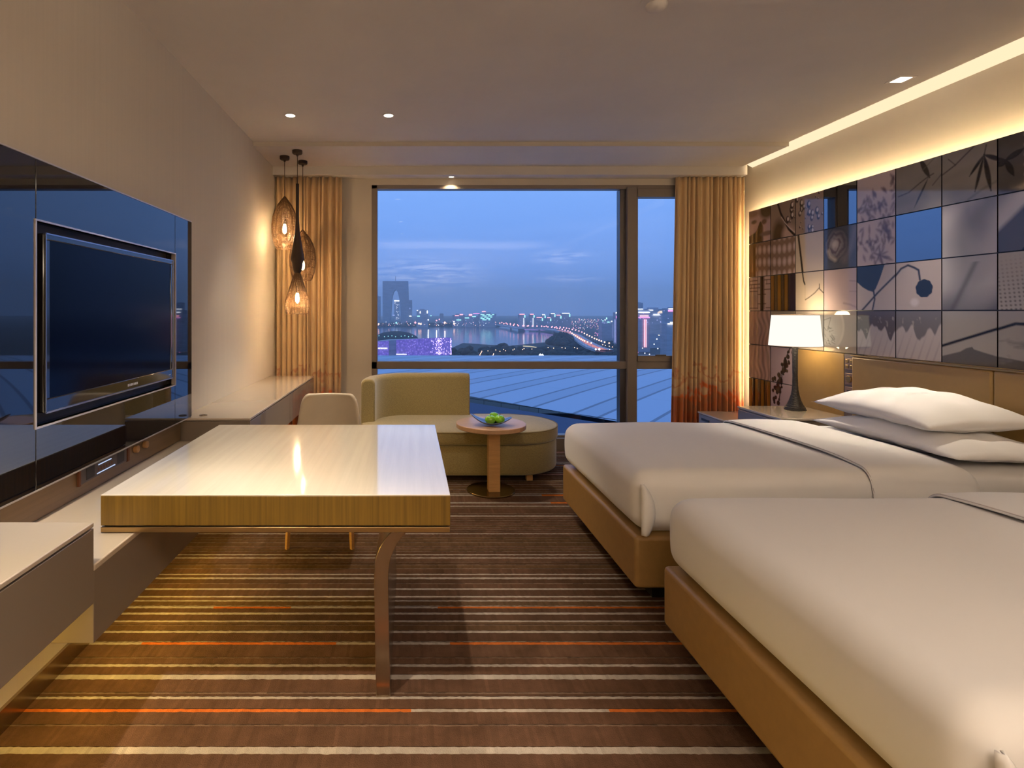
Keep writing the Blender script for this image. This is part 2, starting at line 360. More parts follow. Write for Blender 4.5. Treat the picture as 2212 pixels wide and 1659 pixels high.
# window wall with opening
WX0, WX1, WZ0, WZ1 = -.383, 2.95, .115, 2.594
mb = MB(); mb.box(XL-T, WX0, YF, YF+.16, 0, ZC+.1); mb.box(WX1, XR+T, YF, YF+.16, 0, ZC+.1); mb.box(WX0, WX1, YF, YF+.16, WZ1, ZC+.1); mb.box(WX0, WX1, YF, YF+.16, -.1, .0)
struct(mb.build('wall_window', M['wall'], None))
struct(box('trim_1', M['bronze'], None, WX0, WX1, 5.36, YF+.10, 0, WZ0, .004)).name = 'trim_sill'
# ceiling: main plate, lower plate, pelmet soffit
SX = 3.168
struct(box('ceiling', M['ceil'], None, XL-T, SX, YB, 4.62, ZC, ZC+.10))
struct(box('ceiling_lower', M['ceil'], None, XL-T, SX, 4.62, 5.26, ZL, ZC+.10))
struct(box('ceiling_soffit', M['ceil'], None, XL-T, 3.215, 5.26, YF+.02, ZP, ZC+.10))
struct(box('trim_ceiling_step', M['trim'], None, XL, SX, 4.612, 4.622, ZL-.002, ZC+.001))
struct(box('trim_bulkhead', M['ceil'], None, 1.05, SX, YB, 2.525, ZC-.012, ZC+.0))
mb = MB(); mb.box(SX-.02, XR+T, YB, YF, ZC+.10, ZC+.16); mb.box(SX-.12, SX, YB, YF+.02, ZC+.10, ZC+.16)
struct(mb.build('ceiling_cove', M['ceil'], None))
struct(box('baseboard_left', M['steel'], None, XL, XL+.012, YB, YF, 0, .076))
struct(box('baseboard_back', M['steel'], None, XL, XR, YB, YB+.012, 0, .076))

# window
w = struct(empty('window_1', (WX0, YF, WZ0)))
def wpart(name, m, x0, x1, y0, y1, z0, z1, bev=.003): return MB().box(*[a-b for a, b in zip((x0, x1), (WX0, WX0))], y0-YF, y1-YF, z0-WZ0, z1-WZ0).build(name, m, w, bevel=bev)
Y0w, Y1w = YF-.005, YF+.09
mb = MB()
def wb(mb, x0, x1, y0, y1, z0, z1): mb.box(x0-WX0, x1-WX0, y0-YF, y1-YF, z0-WZ0, z1-WZ0)
wb(mb, WX0, -.328, Y0w, Y1w, WZ0, WZ1); wb(mb, WX0, WX1, Y0w, Y1w, 2.557, WZ1); wb(mb, WX0, WX1, Y0w, Y1w, .785, .858)
wb(mb, 2.123, 2.218, Y0w-.02, Y1w, WZ0, 2.575); wb(mb, 2.90, WX1, Y0w, Y1w, WZ0, WZ1); wb(mb, WX0, WX1, Y0w, Y1w, WZ0, .135)
mb.build('window_frame', M['bronze'], w, bevel=.003)
mb = MB(); wb(mb, 2.068, 2.123, Y0w+.03, Y1w+.02, WZ0, 2.557)
mb.build('window_mullion', M['bronzeL'], w, bevel=.002)
mb = MB(); wb(mb, 2.218, 2.27, Y0w+.01, Y1w, .858, 2.557)if False else None
wb(mb, 2.218, 2.90, Y0w-.01, Y1w, 2.475, 2.557); wb(mb, 2.218, 2.90, Y0w-.01, Y1w, .858, .917); wb(mb, 2.218, 2.232, Y0w-.01, Y1w, .858, 2.557)
mb.build('casement_frame', M['bronze'], w, bevel=.003)
mb = MB(); wb(mb, 2.40, 2.50, Y0w-.03, Y0w-.005, .915, .93); mb.build('window_handle', M['bronzeL'], w, bevel=.003)
for x0, x1, z0, z1 in ((-.328, 2.068, .858, 2.557), (-.328, 2.068, .135, .785), (2.232, 2.90, .917, 2.475), (2.218, 2.90, .135, .785)):
    mb = MB(); mb.add([(x0-WX0, .05, z0-WZ0), (x1-WX0, .05, z0-WZ0), (x1-WX0, .05, z1-WZ0), (x0-WX0, .05, z1-WZ0)], [(0, 1, 2, 3)]); mb.build('window_pane', M['glass'], w)

# ---------------------------------------------------------------- lights in fixtures
def spot(parent, name, loc, power, color, size=70, blend=.35, rot=(0, 0, 0), r=.02):
    ld = bpy.data.lights.new(name, 'SPOT'); ld.energy = power; ld.color = color; ld.spot_size = math.radians(size); ld.spot_blend = blend; ld.shadow_soft_size = r
    o = bpy.data.objects.new(name, ld); col.objects.link(o); o.location = loc; o.rotation_euler = rot
    if parent: o.parent = parent
    return o
def point(parent, name, loc, power, color, r=.02):
    ld = bpy.data.lights.new(name, 'POINT'); ld.energy = power; ld.color = color; ld.shadow_soft_size = r
    o = bpy.data.objects.new(name, ld); col.objects.link(o); o.location = loc
    if parent: o.parent = parent
    return o
def downlight(x, y, z, power, label, r=.034, size=75, color=SOFTW, square=False, rot=(0, 0, 0), blend=.5):
    t = empty('downlight', (x, y, z), label=label, cat='ceiling light')
    if square:
        mb = MB(); a, b = .055, .038
        mb.box(-a, a, -a, -b, -.003, .0); mb.box(-a, a, b, a, -.003, 0); mb.box(-a, -b, -b, b, -.003, 0); mb.box(b, a, -b, b, -.003, 0); mb.build('trim_ring', M['silver'], t)
        MB().box(-b, b, -b, b, -.0015, 0).build('lens', M['dlight'], t)
    else:
        mb = MB(); mb.lathe([(r+.012, -.0005), (r+.011, -.003), (r, -.004), (r, -.0005)], n=32, cap=False); mb.build('trim_ring', M['ceil'], t, smooth=True)
        MB().lathe([(r, -.0006), (r, -.002)], n=28).build('lens', M['dlight'], t)
    spot(t, 'downlight_beam', (0, 0, -.02), power, color, size, blend, rot)
    return t
downlight(-.87, 3.985, ZC, 70, 'round recessed downlight in the ceiling nearest the left wall', size=56, blend=.8)
downlight(-.16, 3.985, ZC, 105, 'round recessed downlight in the ceiling right of the one by the left wall')
downlight(3.0, 3.37, ZC, 170, 'square recessed downlight in the ceiling beside the glowing slot', square=True, size=50, blend=.9, rot=(0, .13, 0))
downlight(.395, 5.335, ZP, 26, 'small round downlight in the soffit above the window', r=.024, size=120, color=(1, .76, .48))
# same rows behind the camera
downlight(-.87, .9, ZC, 190, 'round recessed downlight behind the viewpoint on the left'); downlight(-.16, .9, ZC, 70, 'round recessed downlight behind the viewpoint in the middle', size=52)
downlight(3.0, 1.5, ZC, 40, 'square recessed downlight over the nearer bed', square=True, size=50, blend=.9, rot=(0, .13, 0))
for x_, y_, p_, lb_ in ((-.87, 2.25, 70, 'round recessed downlight above the left part of the desk'), (-.16, 2.25, 95, 'round recessed downlight above the right part of the desk'), (2.1, -.6, 28, 'unseen fill downlight added in the entrance, right of the viewpoint'), (1.3, -1.2, 60, 'unseen fill downlight added deepest in the entrance'), (.1, -1.2, 55, 'unseen fill downlight added in the entrance straight behind the viewpoint')):  # the entrance downlights are unseen, added as fill
    downlight(x_, y_, ZC, p_, lb_, size=46 if y_ > 2 else 120, blend=.6)
t = empty('smoke_detector', (1.13, 2.53, ZC-.012), label='small white smoke detector at the top edge of the ceiling', cat='smoke detector')
MB().lathe([(.048, 0), (.046, -.014), (.03, -.024), (.0, -.026)], n=28, cap=False).build('cover', M['ceil'], t, smooth=True)

# ceiling slot light
t = empty('cove_light', (3.2, 2, ZC+.07), label='long glowing light slot between the ceiling and the right wall', cat='ceiling light')
MB().prism([(SX-3.2+.001, -.071), (XR-3.2-.001, -.118), (XR-3.2-.001, -.02), (SX-3.2+.001, -.02)], 1, YB+.02-2, 5.25-2).build('diffuser', emat('cove_diffuser', (1, .79, .50), 1.0), t)
# led on top of and beside the tiles
TX, TY0, TZ0, TW, TH = 3.20, 5.213, 2.296, .3157, .3132
t = empty('led_strip', (XR-.030, 2, TZ0-.12), label='hidden warm light strip glowing above the tiled picture wall', cat='light strip')
MB().box(-.008, .004, TY0-13.9*TW-2, TY0-2-.01, 0, .01).build('strip', M['led'], t)
MB().box(-.010, .004, TY0-2-.028, TY0-2-.018, -1.70, 0).build('side_strip', emat('warm_led_side_strip', (1, .76, .46), 120), t)

# ---------------------------------------------------------------- printed tiles
def art_tile(c, r, n=64):
    s, t = np.meshgrid(np.linspace(0, 1, n), np.linspace(0, 1, n))   # s right, t down
    def noise(fx, fy, seed, octs=4):
        q = np.random.default_rng(seed); o = 0; amp = 1; tot = 0
        S, Tt = s+c, t+r
        for k in range(octs):
            for _ in range(3):
                a = q.uniform(0, 2*PI); ph = q.uniform(0, 6.28)
                o = o+amp*np.sin(fx*2**k*np.cos(a)*S*6.28+fy*2**k*np.sin(a)*Tt*6.28+ph+1.5*np.sin(2.1*2**k*S*fx+q.uniform(0, 6))); tot += amp
            amp *= .55
        return o/tot
    def seg(pts, w, soft=.012, S=None, T_=None):
        S = s if S is None else S; T_ = t if T_ is None else T_
        d = np.full(s.shape, 9.)
        for (a, b), (e, f) in zip(pts[:-1], pts[1:]):
            L2 = (e-a)**2+(f-b)**2+1e-9; h = np.clip(((S-a)*(e-a)+(T_-b)*(f-b))/L2, 0, 1)
            d = np.minimum(d, np.hypot(S-a-h*(e-a), T_-b-h*(f-b)))
        return np.clip((w+soft-d)/(2*soft)+.0, 0, 1)
    def leaf(a, b, e, f, w, soft=.02):
        L2 = (e-a)**2+(f-b)**2; h = np.clip(((s-a)*(e-a)+(t-b)*(f-b))/L2, 0, 1)
        d = np.hypot(s-a-h*(e-a), t-b-h*(f-b)); return np.clip((w*np.sin(PI*np.clip(h, .04, .96))**.7-d)/soft+.5, 0, 1)
    def ell(cx, cy, rx, ry, soft=.1):
        return np.clip((1-np.hypot((s-cx)/rx, (t-cy)/ry))/soft+.5, 0, 1)
    def mixc(img, m, colr): return img*(1-m[..., None])+np.array(colr)*m[..., None]
    pale = (.40, .34, .32); dk = (.015, .012, .018); mauve = (.36, .26, .27); brown = (.13, .075, .04)
    im = np.ones((n, n, 3))*np.array(pale)
    def stripes(cols_):
        o = np.zeros((n, n, 3)); k = len(cols_); x = s*k; i = np.clip(x.astype(int), 0, k-1); fr = x-i; A = np.array(cols_); o = A[i]
        e = np.clip(np.abs(fr-.5)*2, 0, 1)**6; return o*(1-.7*e[..., None])
    wood = [(.17, .07, .01), (.05, .025, .008), (.20, .09, .012), (.04, .02, .008), (.13, .06, .01), (.025, .014, .006), (.15, .07, .01)]
    if (c, r) in ((0, 0), (0, 1), (1, 0), (1, 1)):
        S, Tt = s+c, t+r; im[:] = mauve
        if r == 1:
            g = np.clip(1.25-np.hypot((np.mod(S/.21, 1)-.5)*1.55, (np.mod(Tt/.36+.1*np.sin(S*3), 1)-.5)*1.75)*1.7, 0, 1)**.7
            im = np.array(brown)*.9+(np.array((.42, .31, .29))-np.array(brown)*.9)*np.clip(g*.9+.15, 0, 1)[..., None]
        if c == 0 and r == 0:
            im = mixc(im, ell(.85, .05, .35, .3, .5), (.07, .05, .03)); im = mixc(im, ell(.2, .1, .3, .12, .8), (.2, .14, .12))
            im = mixc(im, ell(.25, .36, .13, .06, .7), (.1, .08, .06)); im = mixc(im, ell(.72, .42, .12, .08, .7), (.08, .05, .04))
            ed = .62-.25*np.exp(-((s-.55)/.13)**2)+.12*(s < .5)*(1-s*2); m = np.clip((t-ed)/.04, 0, 1)*np.clip((.72-s)/.1, 0, 1); im = mixc(im, m, (.07, .04, .015))
            im = im*(1-.4*np.clip(np.sin(s*60), 0, 1)*m)[..., None]; im = mixc(im, ell(.85, .78, .3, .07, .7), (.12, .09, .08))
        if c == 0 and r == 1: m = np.clip((.38-s)/.08, 0, 1); im = mixc(im, m, (.15, .075, .02)); im = im*(1-.35*np.clip(np.sin(s*70), 0, 1)*m)[..., None]
        if c == 1 and r == 0:
            im[:] = (.19, .14, .11); im = mixc(im, ell(.35, .95, .28, .45, .6), (.04, .025, .015)); im = mixc(im, ell(.75, .95, .25, .25, .8), (.34, .24, .2))
            im = mixc(im, seg([(.3, 0), (.42, .3), (.58, .55), (.75, .8), (1.05, 1.05)], .035), dk); im = mixc(im, seg([(.45, .42), (.6, .6), (.8, .78), (1.1, 1)], .012), (.45, .36, .32))
    if (c, r) in ((2, 0),) or (c, r) == (1, 0):
        if c == 2: im[:] = (.24, .18, .145)
        q = np.random.default_rng(5+c)
        for _ in range(26 if c == 2 else 9):
            a, b = (q.uniform(.02, .98), q.uniform(.02, .98)) if c == 2 else (q.uniform(.7, 1), q.uniform(.1, .6)); R = q.choice([.02, .03, .07, .09])
            im = mixc(im, ell(a-.01, b+.01, R*.75, R*1.15, .35), (.03, .022, .02)); im = mixc(im, ell(a+.008, b-.01, R*.42, R*.6, .5), (.5, .42, .38))
    if (c, r) in ((2, 1), (2, 2)):
        im[:] = (.45, .37, .28); Tt = t+r-1
        im = mixc(im, seg([(.10, 0), (.2, .6), (.26, 1.0), (.33, 1.28), (.37, 1.31)], .035, S=s, T_=Tt) if r == 1 else seg([(.24, .9), (.3, 1.22), (.345, 1.31)], .022, T_=Tt), (.025, .02, .018))
        if r == 2:
            im = mixc(im, seg([(.36, .72), (.5, .66), (.7, .55), (.86, .42)], .012), (.05, .04, .03)); im = mixc(im, seg([(.86, .33), (.86, .45), (1, .56)], .012), (.05, .04, .03)); im = mixc(im, seg([(.355, .3), (.355, .7)], .004, .004), (.2, .17, .14))
            im *= (1+.15*ell(.7, .9, .6, .5, 1))[..., None]
    if (c, r) == (3, 1):
        im[:] = (.06, .065, .09); R = np.hypot((s-.38)/.34, (t-.42)/.38); im = mixc(im, np.clip(1.1-R, 0, 1)*.9, (.2, .17, .2)); im += (.06*np.sin(R*16+noise(1.5, 1.5, 3)*6)*np.clip(1.3-R, 0, 1))[..., None]
        im = mixc(im, ell(.34, .4, .1, .1, 1.2), (.4, .36, .38)); im = mixc(im, seg([(.14, .55), (.2, .68), (.35, .78)], .035, .05), (.38, .33, .3)); im = mixc(im, np.clip(seg([(.95, .1), (.85, .5), (.65, .8)], .06, .1)*.5, 0, 1), (.2, .18, .22))
    if (c, r) in ((4, 0), (4, 1)):
        im[:] = (.40, .33, .34); q = np.random.default_rng(40+r)
        for _ in range(75):
            a = q.uniform(0, 1); b = q.uniform(0, 1)
            if r == 0 and b < .55-a*.6: continue
            if r == 1 and (b > .62-.1*a and not (a < .8 and a > .35 and b > .72) and q.random() < .93): continue
            an = q.normal(1.2, .8); l = q.uniform(.1, .24); im = mixc(im, leaf(a, b, a+l*math.cos(an)*.8, b+l*math.sin(an), .028, .06)*.75, (.07, .05, .07))
        if r == 1:
            for an in (-.3, .5, 1.2, 2.2, 3.5, 4.6, 5.3): im = mixc(im, leaf(.62, .8, .62+.2*math.cos(an), .8+.2*math.sin(an), .022, .05)*.8, (.08, .06, .09))
            im = mixc(im, seg([(.62, .8), (.68, 1)], .01, .02), (.08, .06, .09))
    if (c, r) in ((5, 0), (6, 0), (7, 0)):
        im[:] = (.19, .175, .165) if c < 7 else (.06, .055, .055)
        im *= (1+.18*noise(.6, 1.6, 8, 3)+.2*(t-.4))[..., None]
        if c == 5:
            im = mixc(im, leaf(.55, -.05, .76, .38, .055, .02), (.03, .025, .02)); im = mixc(im, seg([(.06, .62), (.3, .58), (.55, .44), (.74, .35), (.84, .32)], .011), (.035, .03, .025)); im = mixc(im, leaf(.73, .38, .42, .93, .022, .015), (.03, .03, .03))
            im = mixc(im, seg([(.82, .55), (1.05, .33)], .009), (.05, .04, .04)); im = mixc(im, seg([(.6, .2), (.95, -.05)], .006), (.08, .07, .06))
        if c == 6:
            im = mixc(im, seg([(-.05, .42), (.25, .27), (.62, .0)], .011), (.04, .03, .035)); im = mixc(im, seg([(.12, .12), (.26, .27)], .007), (.05, .04, .04))
            for e, f, w_ in ((.52, .55, .03), (.62, .86, .03), (.9, .9, .045), (1.12, .42, .04)): im = mixc(im, leaf(.78, .22, e, f, w_, .02), (.012, .01, .012))
            im = mixc(im, seg([(.78, .24), (.82, .05)], .009), (.02, .02, .02)); im = mixc(im, seg([(.5, .98), (.75, .84), (1, .75)], .01, .03)*.6, (.05, .05, .045))
        if c == 7:
            for k in range(6): im = mixc(im, seg([(.45, .06+.17*k), (1.1, .22+.17*k)], .028, .03), (.34, .30, .27))
            for e, f in ((-.2, .34), (.25, .72), (.4, .3), (.0, .5)): im = mixc(im, leaf(.12, .42, e, f, .05, .02), (.01, .01, .01))
    if (c, r) in ((6, 1), (6, 2), (7, 1)):
        S, Tt = (s+c-6), (t+r-1)
        v = .30+.09*np.sin(S*5+Tt*2.4+1.2*np.sin(Tt*3))-.06*np.exp(-((S-.78)/.2)**2-((Tt-.5)/.3)**2)+.02*noise(.7, .7, 4, 3)
        v = v-.16*np.clip((S+Tt-2.3)*1.2, 0, 1); v = v-.10*np.exp(-((S-.42-.5*(1.55-Tt))/.06)**2)*(Tt > 1.1); im = v[..., None]*np.array((1.0, .95, 1.02))
        if c == 7: m = np.clip((s*.9+t-.55)/.12, 0, 1); im = mixc(im*1.1, m, (.07, .065, .075)); im = mixc(im, np.clip((s+t-1.35)/.03, 0, 1), (.006, .004, .008))
        if r == 2 and c == 6: im = mixc(im, np.clip((Tt-1.62+.1*s)*1.5, 0, .75), (.07, .06, .06))
    if (c, r) == (0, 2):
        im[:] = (.34, .25, .23); ln = [[(.05, .1), (.42, .1)], [(0, .21), (.52, .21)], [(0, .32), (.52, .32)], [(.05, .42), (.42, .42)], [(.42, 0), (.42, .95)], [(.12, .32), (.12, .21)], [(.25, .32), (.25, .21)], [(.05, .93), (.42, .93)], [(.42, .52), (.55, .52)], [(.42, .8), (.55, .8)],
              [(.72, .1), (1, .1)], [(.72, 0), (.72, .95)], [(.8, .22), (1, .22)], [(.72, .38), (1, .38)], [(.68, .52), (.8, .52)], [(.68, .8), (.8, .8)], [(.8, .92), (1, .92)], [(.84, .22), (.84, .1)]]
        for l in ln: im = mixc(im, seg(l, .012, .01), (.05, .025, .02))
        im = mixc(im, seg([(.62, -.1), (.62, 1.1)], .075, .01), (.035, .02, .01)); im = mixc(im, seg([(.02, -.1), (.02, 1.1)], .02, .01), (.06, .035, .01)); im = mixc(im, ell(.22, .68, .14, .26, .8)*.4, (.1, .07, .03))
    if (c, r) == (1, 2): im = stripes(wood); im = mixc(im, np.clip((s-.74)/.02, 0, 1), (.012, .008, .02))
    if (c, r) == (0, 5): im = stripes(wood[::-1]); im = im*(1-.5*np.clip((t-.7)*3, 0, 1)*np.clip(noise(1, 1, 2), 0, 1))[..., None]
    if (c, r) in ((0, 3), (0, 4)):
        S, Tt = s, t+r-3; v = np.sin(S*34+2.2*np.sin(Tt*5+S*3)+1.2*np.sin(Tt*9)); im = np.array((.26, .17, .155))*(1+.32*v[..., None]*np.clip((S-.15)*3, .2, 1)[..., None])
    if c == 1 and r in (4, 5):
        im[:] = (.33, .25, .27); q = np.random.default_rng(9); Tt = t+(r-4)
        for _ in range(60):
            h = q.uniform(0, 1); a = .75-.55*h+q.normal(0, .07) if h < .6 else .25+q.normal(0, .1); b = .05+1.5*h+q.normal(0, .06); R = q.uniform(.03, .09)
            im = mixc(im, np.clip((1-np.hypot((s-a)/R, (Tt-b)/R))*4, 0, 1), (.022, .015, .014))
        im = mixc(im, seg([(.8, 0), (.5, .5), (.45, 1.0), (.35, 1.5)], .02, T_=Tt), (.02, .014, .012))
    if c == 1 and r == 3: im[:] = (.2, .17, .13); im = mixc(im, ell(.05, .4, .1, .25, .8), (.03, .04, .02))
    if c == 2 and r == 3: im[:] = (.34, .29, .23); im *= (1-.3*ell(1, .9, .4, .5, 1))[..., None]
    if c == 3 and r in (2, 3):
        im[:] = (.42, .33, .33) if r == 2 else (.34, .28, .22); Tt = t+r-2; R = np.hypot((s+.02)/.68, (Tt-1.38)/.68)
        if r == 3: im = mixc(im, np.clip((1-R)/.03, 0, 1), (.42, .35, .27)); im = mixc(im, np.clip(1-np.abs(R-.93)/.07, 0, 1)*.7, (.52, .44, .34))
        if r == 2: im = mixc(im, ell(1.15, .35, .9, .62, .5)*.6, (.27, .21, .25)); im = mixc(im, seg([(.62, .83), (.8, .86), (1, .93)], .01, .03)*.6, (.1, .08, .12)); im = mixc(im, seg([(.8, .3), (1, .32)], .006, .02)*.6, (.1, .08, .12)); im = mixc(im, seg([(.8, .55), (1, .56)], .006, .02)*.5, (.1, .08, .12))
        if r == 3:
            q = np.random.default_rng(77)
            for _ in range(46):
                a, b = q.uniform(0, .3), q.uniform(.38, .8)
                if a+.8*abs(b-.62) > .33: continue
                an = q.uniform(-.4, 1.4); l = q.uniform(.08, .16); im = mixc(im, seg([(a, b), (a+l*math.cos(an), b+l*math.sin(an))], .006, .01)*.85, q.choice([(.10, .08, .05), (.55, .48, .38)]) if False else ((.10, .08, .05) if q.random() < .6 else (.5, .44, .34)))
            im = mixc(im, seg([(0, .22), (.22, .16), (.1, .5)], .007, .01), (.14, .11, .07))
    if (c, r) in ((4, 2), (5, 2)):
        im[:] = (.38, .33, .33); S = s+c-4
        P_ = [(.0, 0), (.7, 0)]
        im = mixc(im, seg([(.12, 1.02), (.55, .62), (1.0, .25)] if c == 4 else [(-.05, .3), (.12, .12), (.28, .06), (.42, .12), (.52, .18), (.55, .38)], .022, .012), (.02, .025, .04))
        if c == 4:
            m = np.clip((np.interp(s, [0, .15, .3, .44, .5, .62, .74, 1], [.36, .48, .56, .60, .54, .30, 0, -.1])-t)/.02, 0, 1); im = mixc(im, m, (.02, .028, .05)); im = mixc(im, seg([(.44, .5), (.48, .75), (.42, 1)], .02, .012), (.02, .025, .04))
        else:
            R = np.hypot((s-.64)/.19, (t-.56)/.19)+.03*np.sin(9*np.arctan2(t-.56, s-.64)); im = mixc(im, np.clip((1-R)/.06, 0, 1), (.015, .02, .035)); im = mixc(im, ell(.43, .84, .09, .08, .8), (.5, .46, .48))
    if (c, r) in ((4, 3), (5, 3)):
        im[:] = (.37, .33, .34); S = s+c-4; ed = .36+.20*np.interp(np.mod(S*3.1+.2, 1), [0, .35, .5, .8, 1], [1, .25, 0, .6, 1])+.10*np.sin(S*9)+.04*np.sin(S*31); m = np.clip((ed-t)/.05, 0, 1); im = mixc(im, m, (.085, .07, .075) if c == 4 else (.14, .13, .14))
        im = mixc(im, np.clip(np.sin((S*1.0+t*.35)*38)-.55, 0, 1)*np.clip((t-.35)*2, 0, 1)*.6, (.12, .10, .12)); im = mixc(im, np.clip(noise(5, 2.5, 13, 3)*4-1.3, 0, 1)*(t < .5)*(t > .12)*.4, (.42, .38, .34))
    if (c, r) == (7, 2): im[:] = (.33, .30, .27); v = np.clip(np.sin((s*1.0+t*.9)*44)*np.sin((s-t*1.2)*40)-.15, 0, 1)*np.clip(t*1.3-.05+s*.2, 0, 1); im = mixc(im, v, (.03, .03, .03))
    if (c, r) in ((6, 3), (7, 3)):
        im[:] = (.27, .25, .245); S = s+c-6
        im = mixc(im, np.clip((t-np.interp(S, [0, .35, .46, .57, .6, .75, 1, 1.5, 2], [.87, .76, .69, .655, .70, .74, .80, .86, .93]))/.02, 0, 1), (.085, .08, .082))
        im = mixc(im, seg([(0, .68), (1.28, .22), (2, .24)], .026, .012, S=S), (.014, .01, .012))
        if c == 7: im = mixc(im, np.clip(noise(.9, 3, 21)*3-.2, 0, 1)*np.clip((t-.35)*4, 0, 1)*.8, (.13, .125, .13))
    if c >= 8: v = .22+.08*noise(.5, .8, 30+c+7*r); im = v[..., None]*np.array((1, .95, .93))
    if c >= 8 and (c*3+r) % 5 == 0: im = mixc(im, np.clip(noise(1, 1, 60+c)*3, 0, 1), (.03, .03, .03))
    return np.clip(im*1.28, .002, .9)
mural = empty('photo_tile_wall', (TX, TY0, TZ0), label='mosaic of square glossy monochrome photo tiles covering the right wall above the headboards', cat='wall art')
NC = 14
cells = [(c, r) for c in range(NC) for r in range(4)]+[(c, r) for c in (0, 1) for r in (4, 5)]
MB().box(.012, .018, -NC*TW, 0, -4*TH, 0).box(.012, .018, -2*TW, 0, -6*TH, -4*TH).build('backing_board', M['tileedge'], mural)
MIR = {(3, 0), (5, 1), (10, 2), (12, 0)}
for (c, r) in cells:
    g = .0034; y0, y1 = -c*TW-g, -(c+1)*TW+g; z0, z1 = -r*TH-g, -(r+1)*TH+g
    if (c, r) in MIR:
        MB().box(0, .012, y1, y0, z1, z0).build('mirror_tile', M['mirror'], mural)['label'] = 'dark mirror tile'
        continue
    n = 72 if c < 8 else 24
    im = art_tile(c, r, n)
    S, Tt = np.meshgrid(np.linspace(0, 1, n), np.linspace(0, 1, n))
    v = np.stack([np.zeros_like(S), y0+(y1-y0)*S, z0+(z1-z0)*Tt], -1).reshape(-1, 3).tolist()
    i, j = np.meshgrid(np.arange(n-1), np.arange(n-1)); a = (j*n+i).ravel(); f = np.stack([a, a+n, a+n+1, a+1], 1).tolist()
    b = len(v); v += [(0, y0, z0), (0, y1, z0), (0, y1, z1), (0, y0, z1), (.012, y0, z0), (.012, y1, z0), (.012, y1, z1), (.012, y0, z1)]
    f += [(b, b+1, b+5, b+4), (b+1, b+2, b+6, b+5), (b+2, b+3, b+7, b+6), (b+3, b, b+4, b+7), (b+4, b+5, b+6, b+7)]
    me = bpy.data.meshes.new('photo_tile'); me.from_pydata(v, [], f); me.update(); me.materials.append(M['tilebase']); me.materials.append(M['tileedge'])
    for p in list(me.polygons)[-5:]: p.material_index = 1
    C = np.concatenate([im.reshape(-1, 3), np.full((8, 3), .01)]); C = np.concatenate([C, np.ones((len(C), 1))], 1)
    at = me.attributes.new('art', 'FLOAT_COLOR', 'POINT'); at.data.foreach_set('color', C.reshape(-1).astype(np.float32))
    o = bpy.data.objects.new('photo_tile', me); col.objects.link(o); o.parent = mural

# ---------------------------------------------------------------- headboards
ZT = TZ0-4*TH   # top of headboard
hb = empty('headboard', (TX, 2.3, 0), label='long gold leather headboard panel under the photo tiles behind the beds', cat='headboard')
def hbox(name, m, x0, x1, y0, y1, z0, z1, bev=.006): return MB().box(x0-TX, x1-TX, y0-2.3, y1-2.3, z0, z1).build(name, m, hb, bevel=bev, seg=3)
hbox('padded_panel', M['headb'], TX-.045, XR-.002, 2.99, 3.945, .10, ZT-.012, .014)
hbox('padded_panel', M['headb'], TX-.045, XR-.002, 2.33, 2.987, .10, ZT-.012, .014)
hbox('padded_panel', M['headb'], TX-.045, XR-.002, .9, 2.327, .10, ZT-.012, .014)
hbox('flat_panel', M['headb'], TX-.006, XR-.002, 4.062, TY0-2*TW-.003, .10, ZT-.004, .002)
hbox('socket_column', M['plate'], TX-.004, XR-.002, 3.952, 4.060, .10, ZT-.004, .001)
hbox('edge_trim', M['brass'], TX-.05, TX-.001, .9, 3.945, ZT-.012, ZT-.004, .001)
for zc, kind in ((ZT-.075, 0), (ZT-.185, 1), (ZT-.285, 2)):
    sp = hbox('switch_plate', mat('bronze_switch_plate', (.30, .20, .16), .35, metal=.5), TX-.010, TX-.004, 3.966, 4.046, zc-.042, zc+.042, .002)
    if kind == 0:
        for a in (-.02, .02):
            for b in (-.02, .02): hbox('button', M['brass'], TX-.014, TX-.010, 4.006+a-.012, 4.006+a+.012, zc+b-.012, zc+b+.012, .002)
    elif kind == 1:
        mb = MB(); n = 24; ps = [(4.006-2.3+.025*math.cos(2*PI*i/n), zc+.025*math.sin(2*PI*i/n)) for i in range(n)]; mb.prism(ps, 0, -.02, -.010); mb.build('knob', M['brass'], hb, bevel=.002)
    else: hbox('socket', M['sock'], TX-.013, TX-.010, 3.985, 4.027, zc-.02, zc+.02, .002)

# ---------------------------------------------------------------- nightstand, low side cabinet, lamp
t = empty('nightstand', (2.93, 4.22, 0), label='cream lacquered nightstand between the far bed and the curtain, carrying the table lamp', cat='nightstand')
def tb(root, name, m, x0, x1, y0, y1, z0, z1, bev=.003, seg=2):
    l = root.location; return MB().box(x0-l.x, x1-l.x, y0-l.y, y1-l.y, z0-l.z, z1-l.z).build(name, m, root, bevel=bev, seg=seg)
tb(t, 'top', M['lacq'], 2.66, 3.19, 3.955, 4.49, .565, .581); tb(t, 'body', M['lacqShaded'], 2.668, 3.19, 3.96, 4.48, .25, .563); tb(t, 'drawer', M['lacqShaded'], 2.655, 2.668, 3.97, 4.47, .42, .555); tb(t, 'drawer', M['lacqShaded'], 2.655, 2.668, 3.97, 4.47, .26, .415)
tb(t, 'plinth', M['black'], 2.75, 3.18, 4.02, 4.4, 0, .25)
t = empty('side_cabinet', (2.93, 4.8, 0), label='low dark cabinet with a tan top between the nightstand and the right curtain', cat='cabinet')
tb(t, 'top', M['lacq'], 2.65, 3.19, 4.50, 5.09, .415, .43); tb(t, 'body', M['lacqShaded'], 2.657, 3.185, 4.505, 5.08, .12, .413); tb(t, 'plinth', M['black'], 2.72, 3.15, 4.55, 5.0, 0, .12)
tb(t, 'recessed_grip', M['sock'], 2.652, 2.657, 4.9, 5.03, .36, .38, 0)
LXp, LYp = 3.015, 4.32
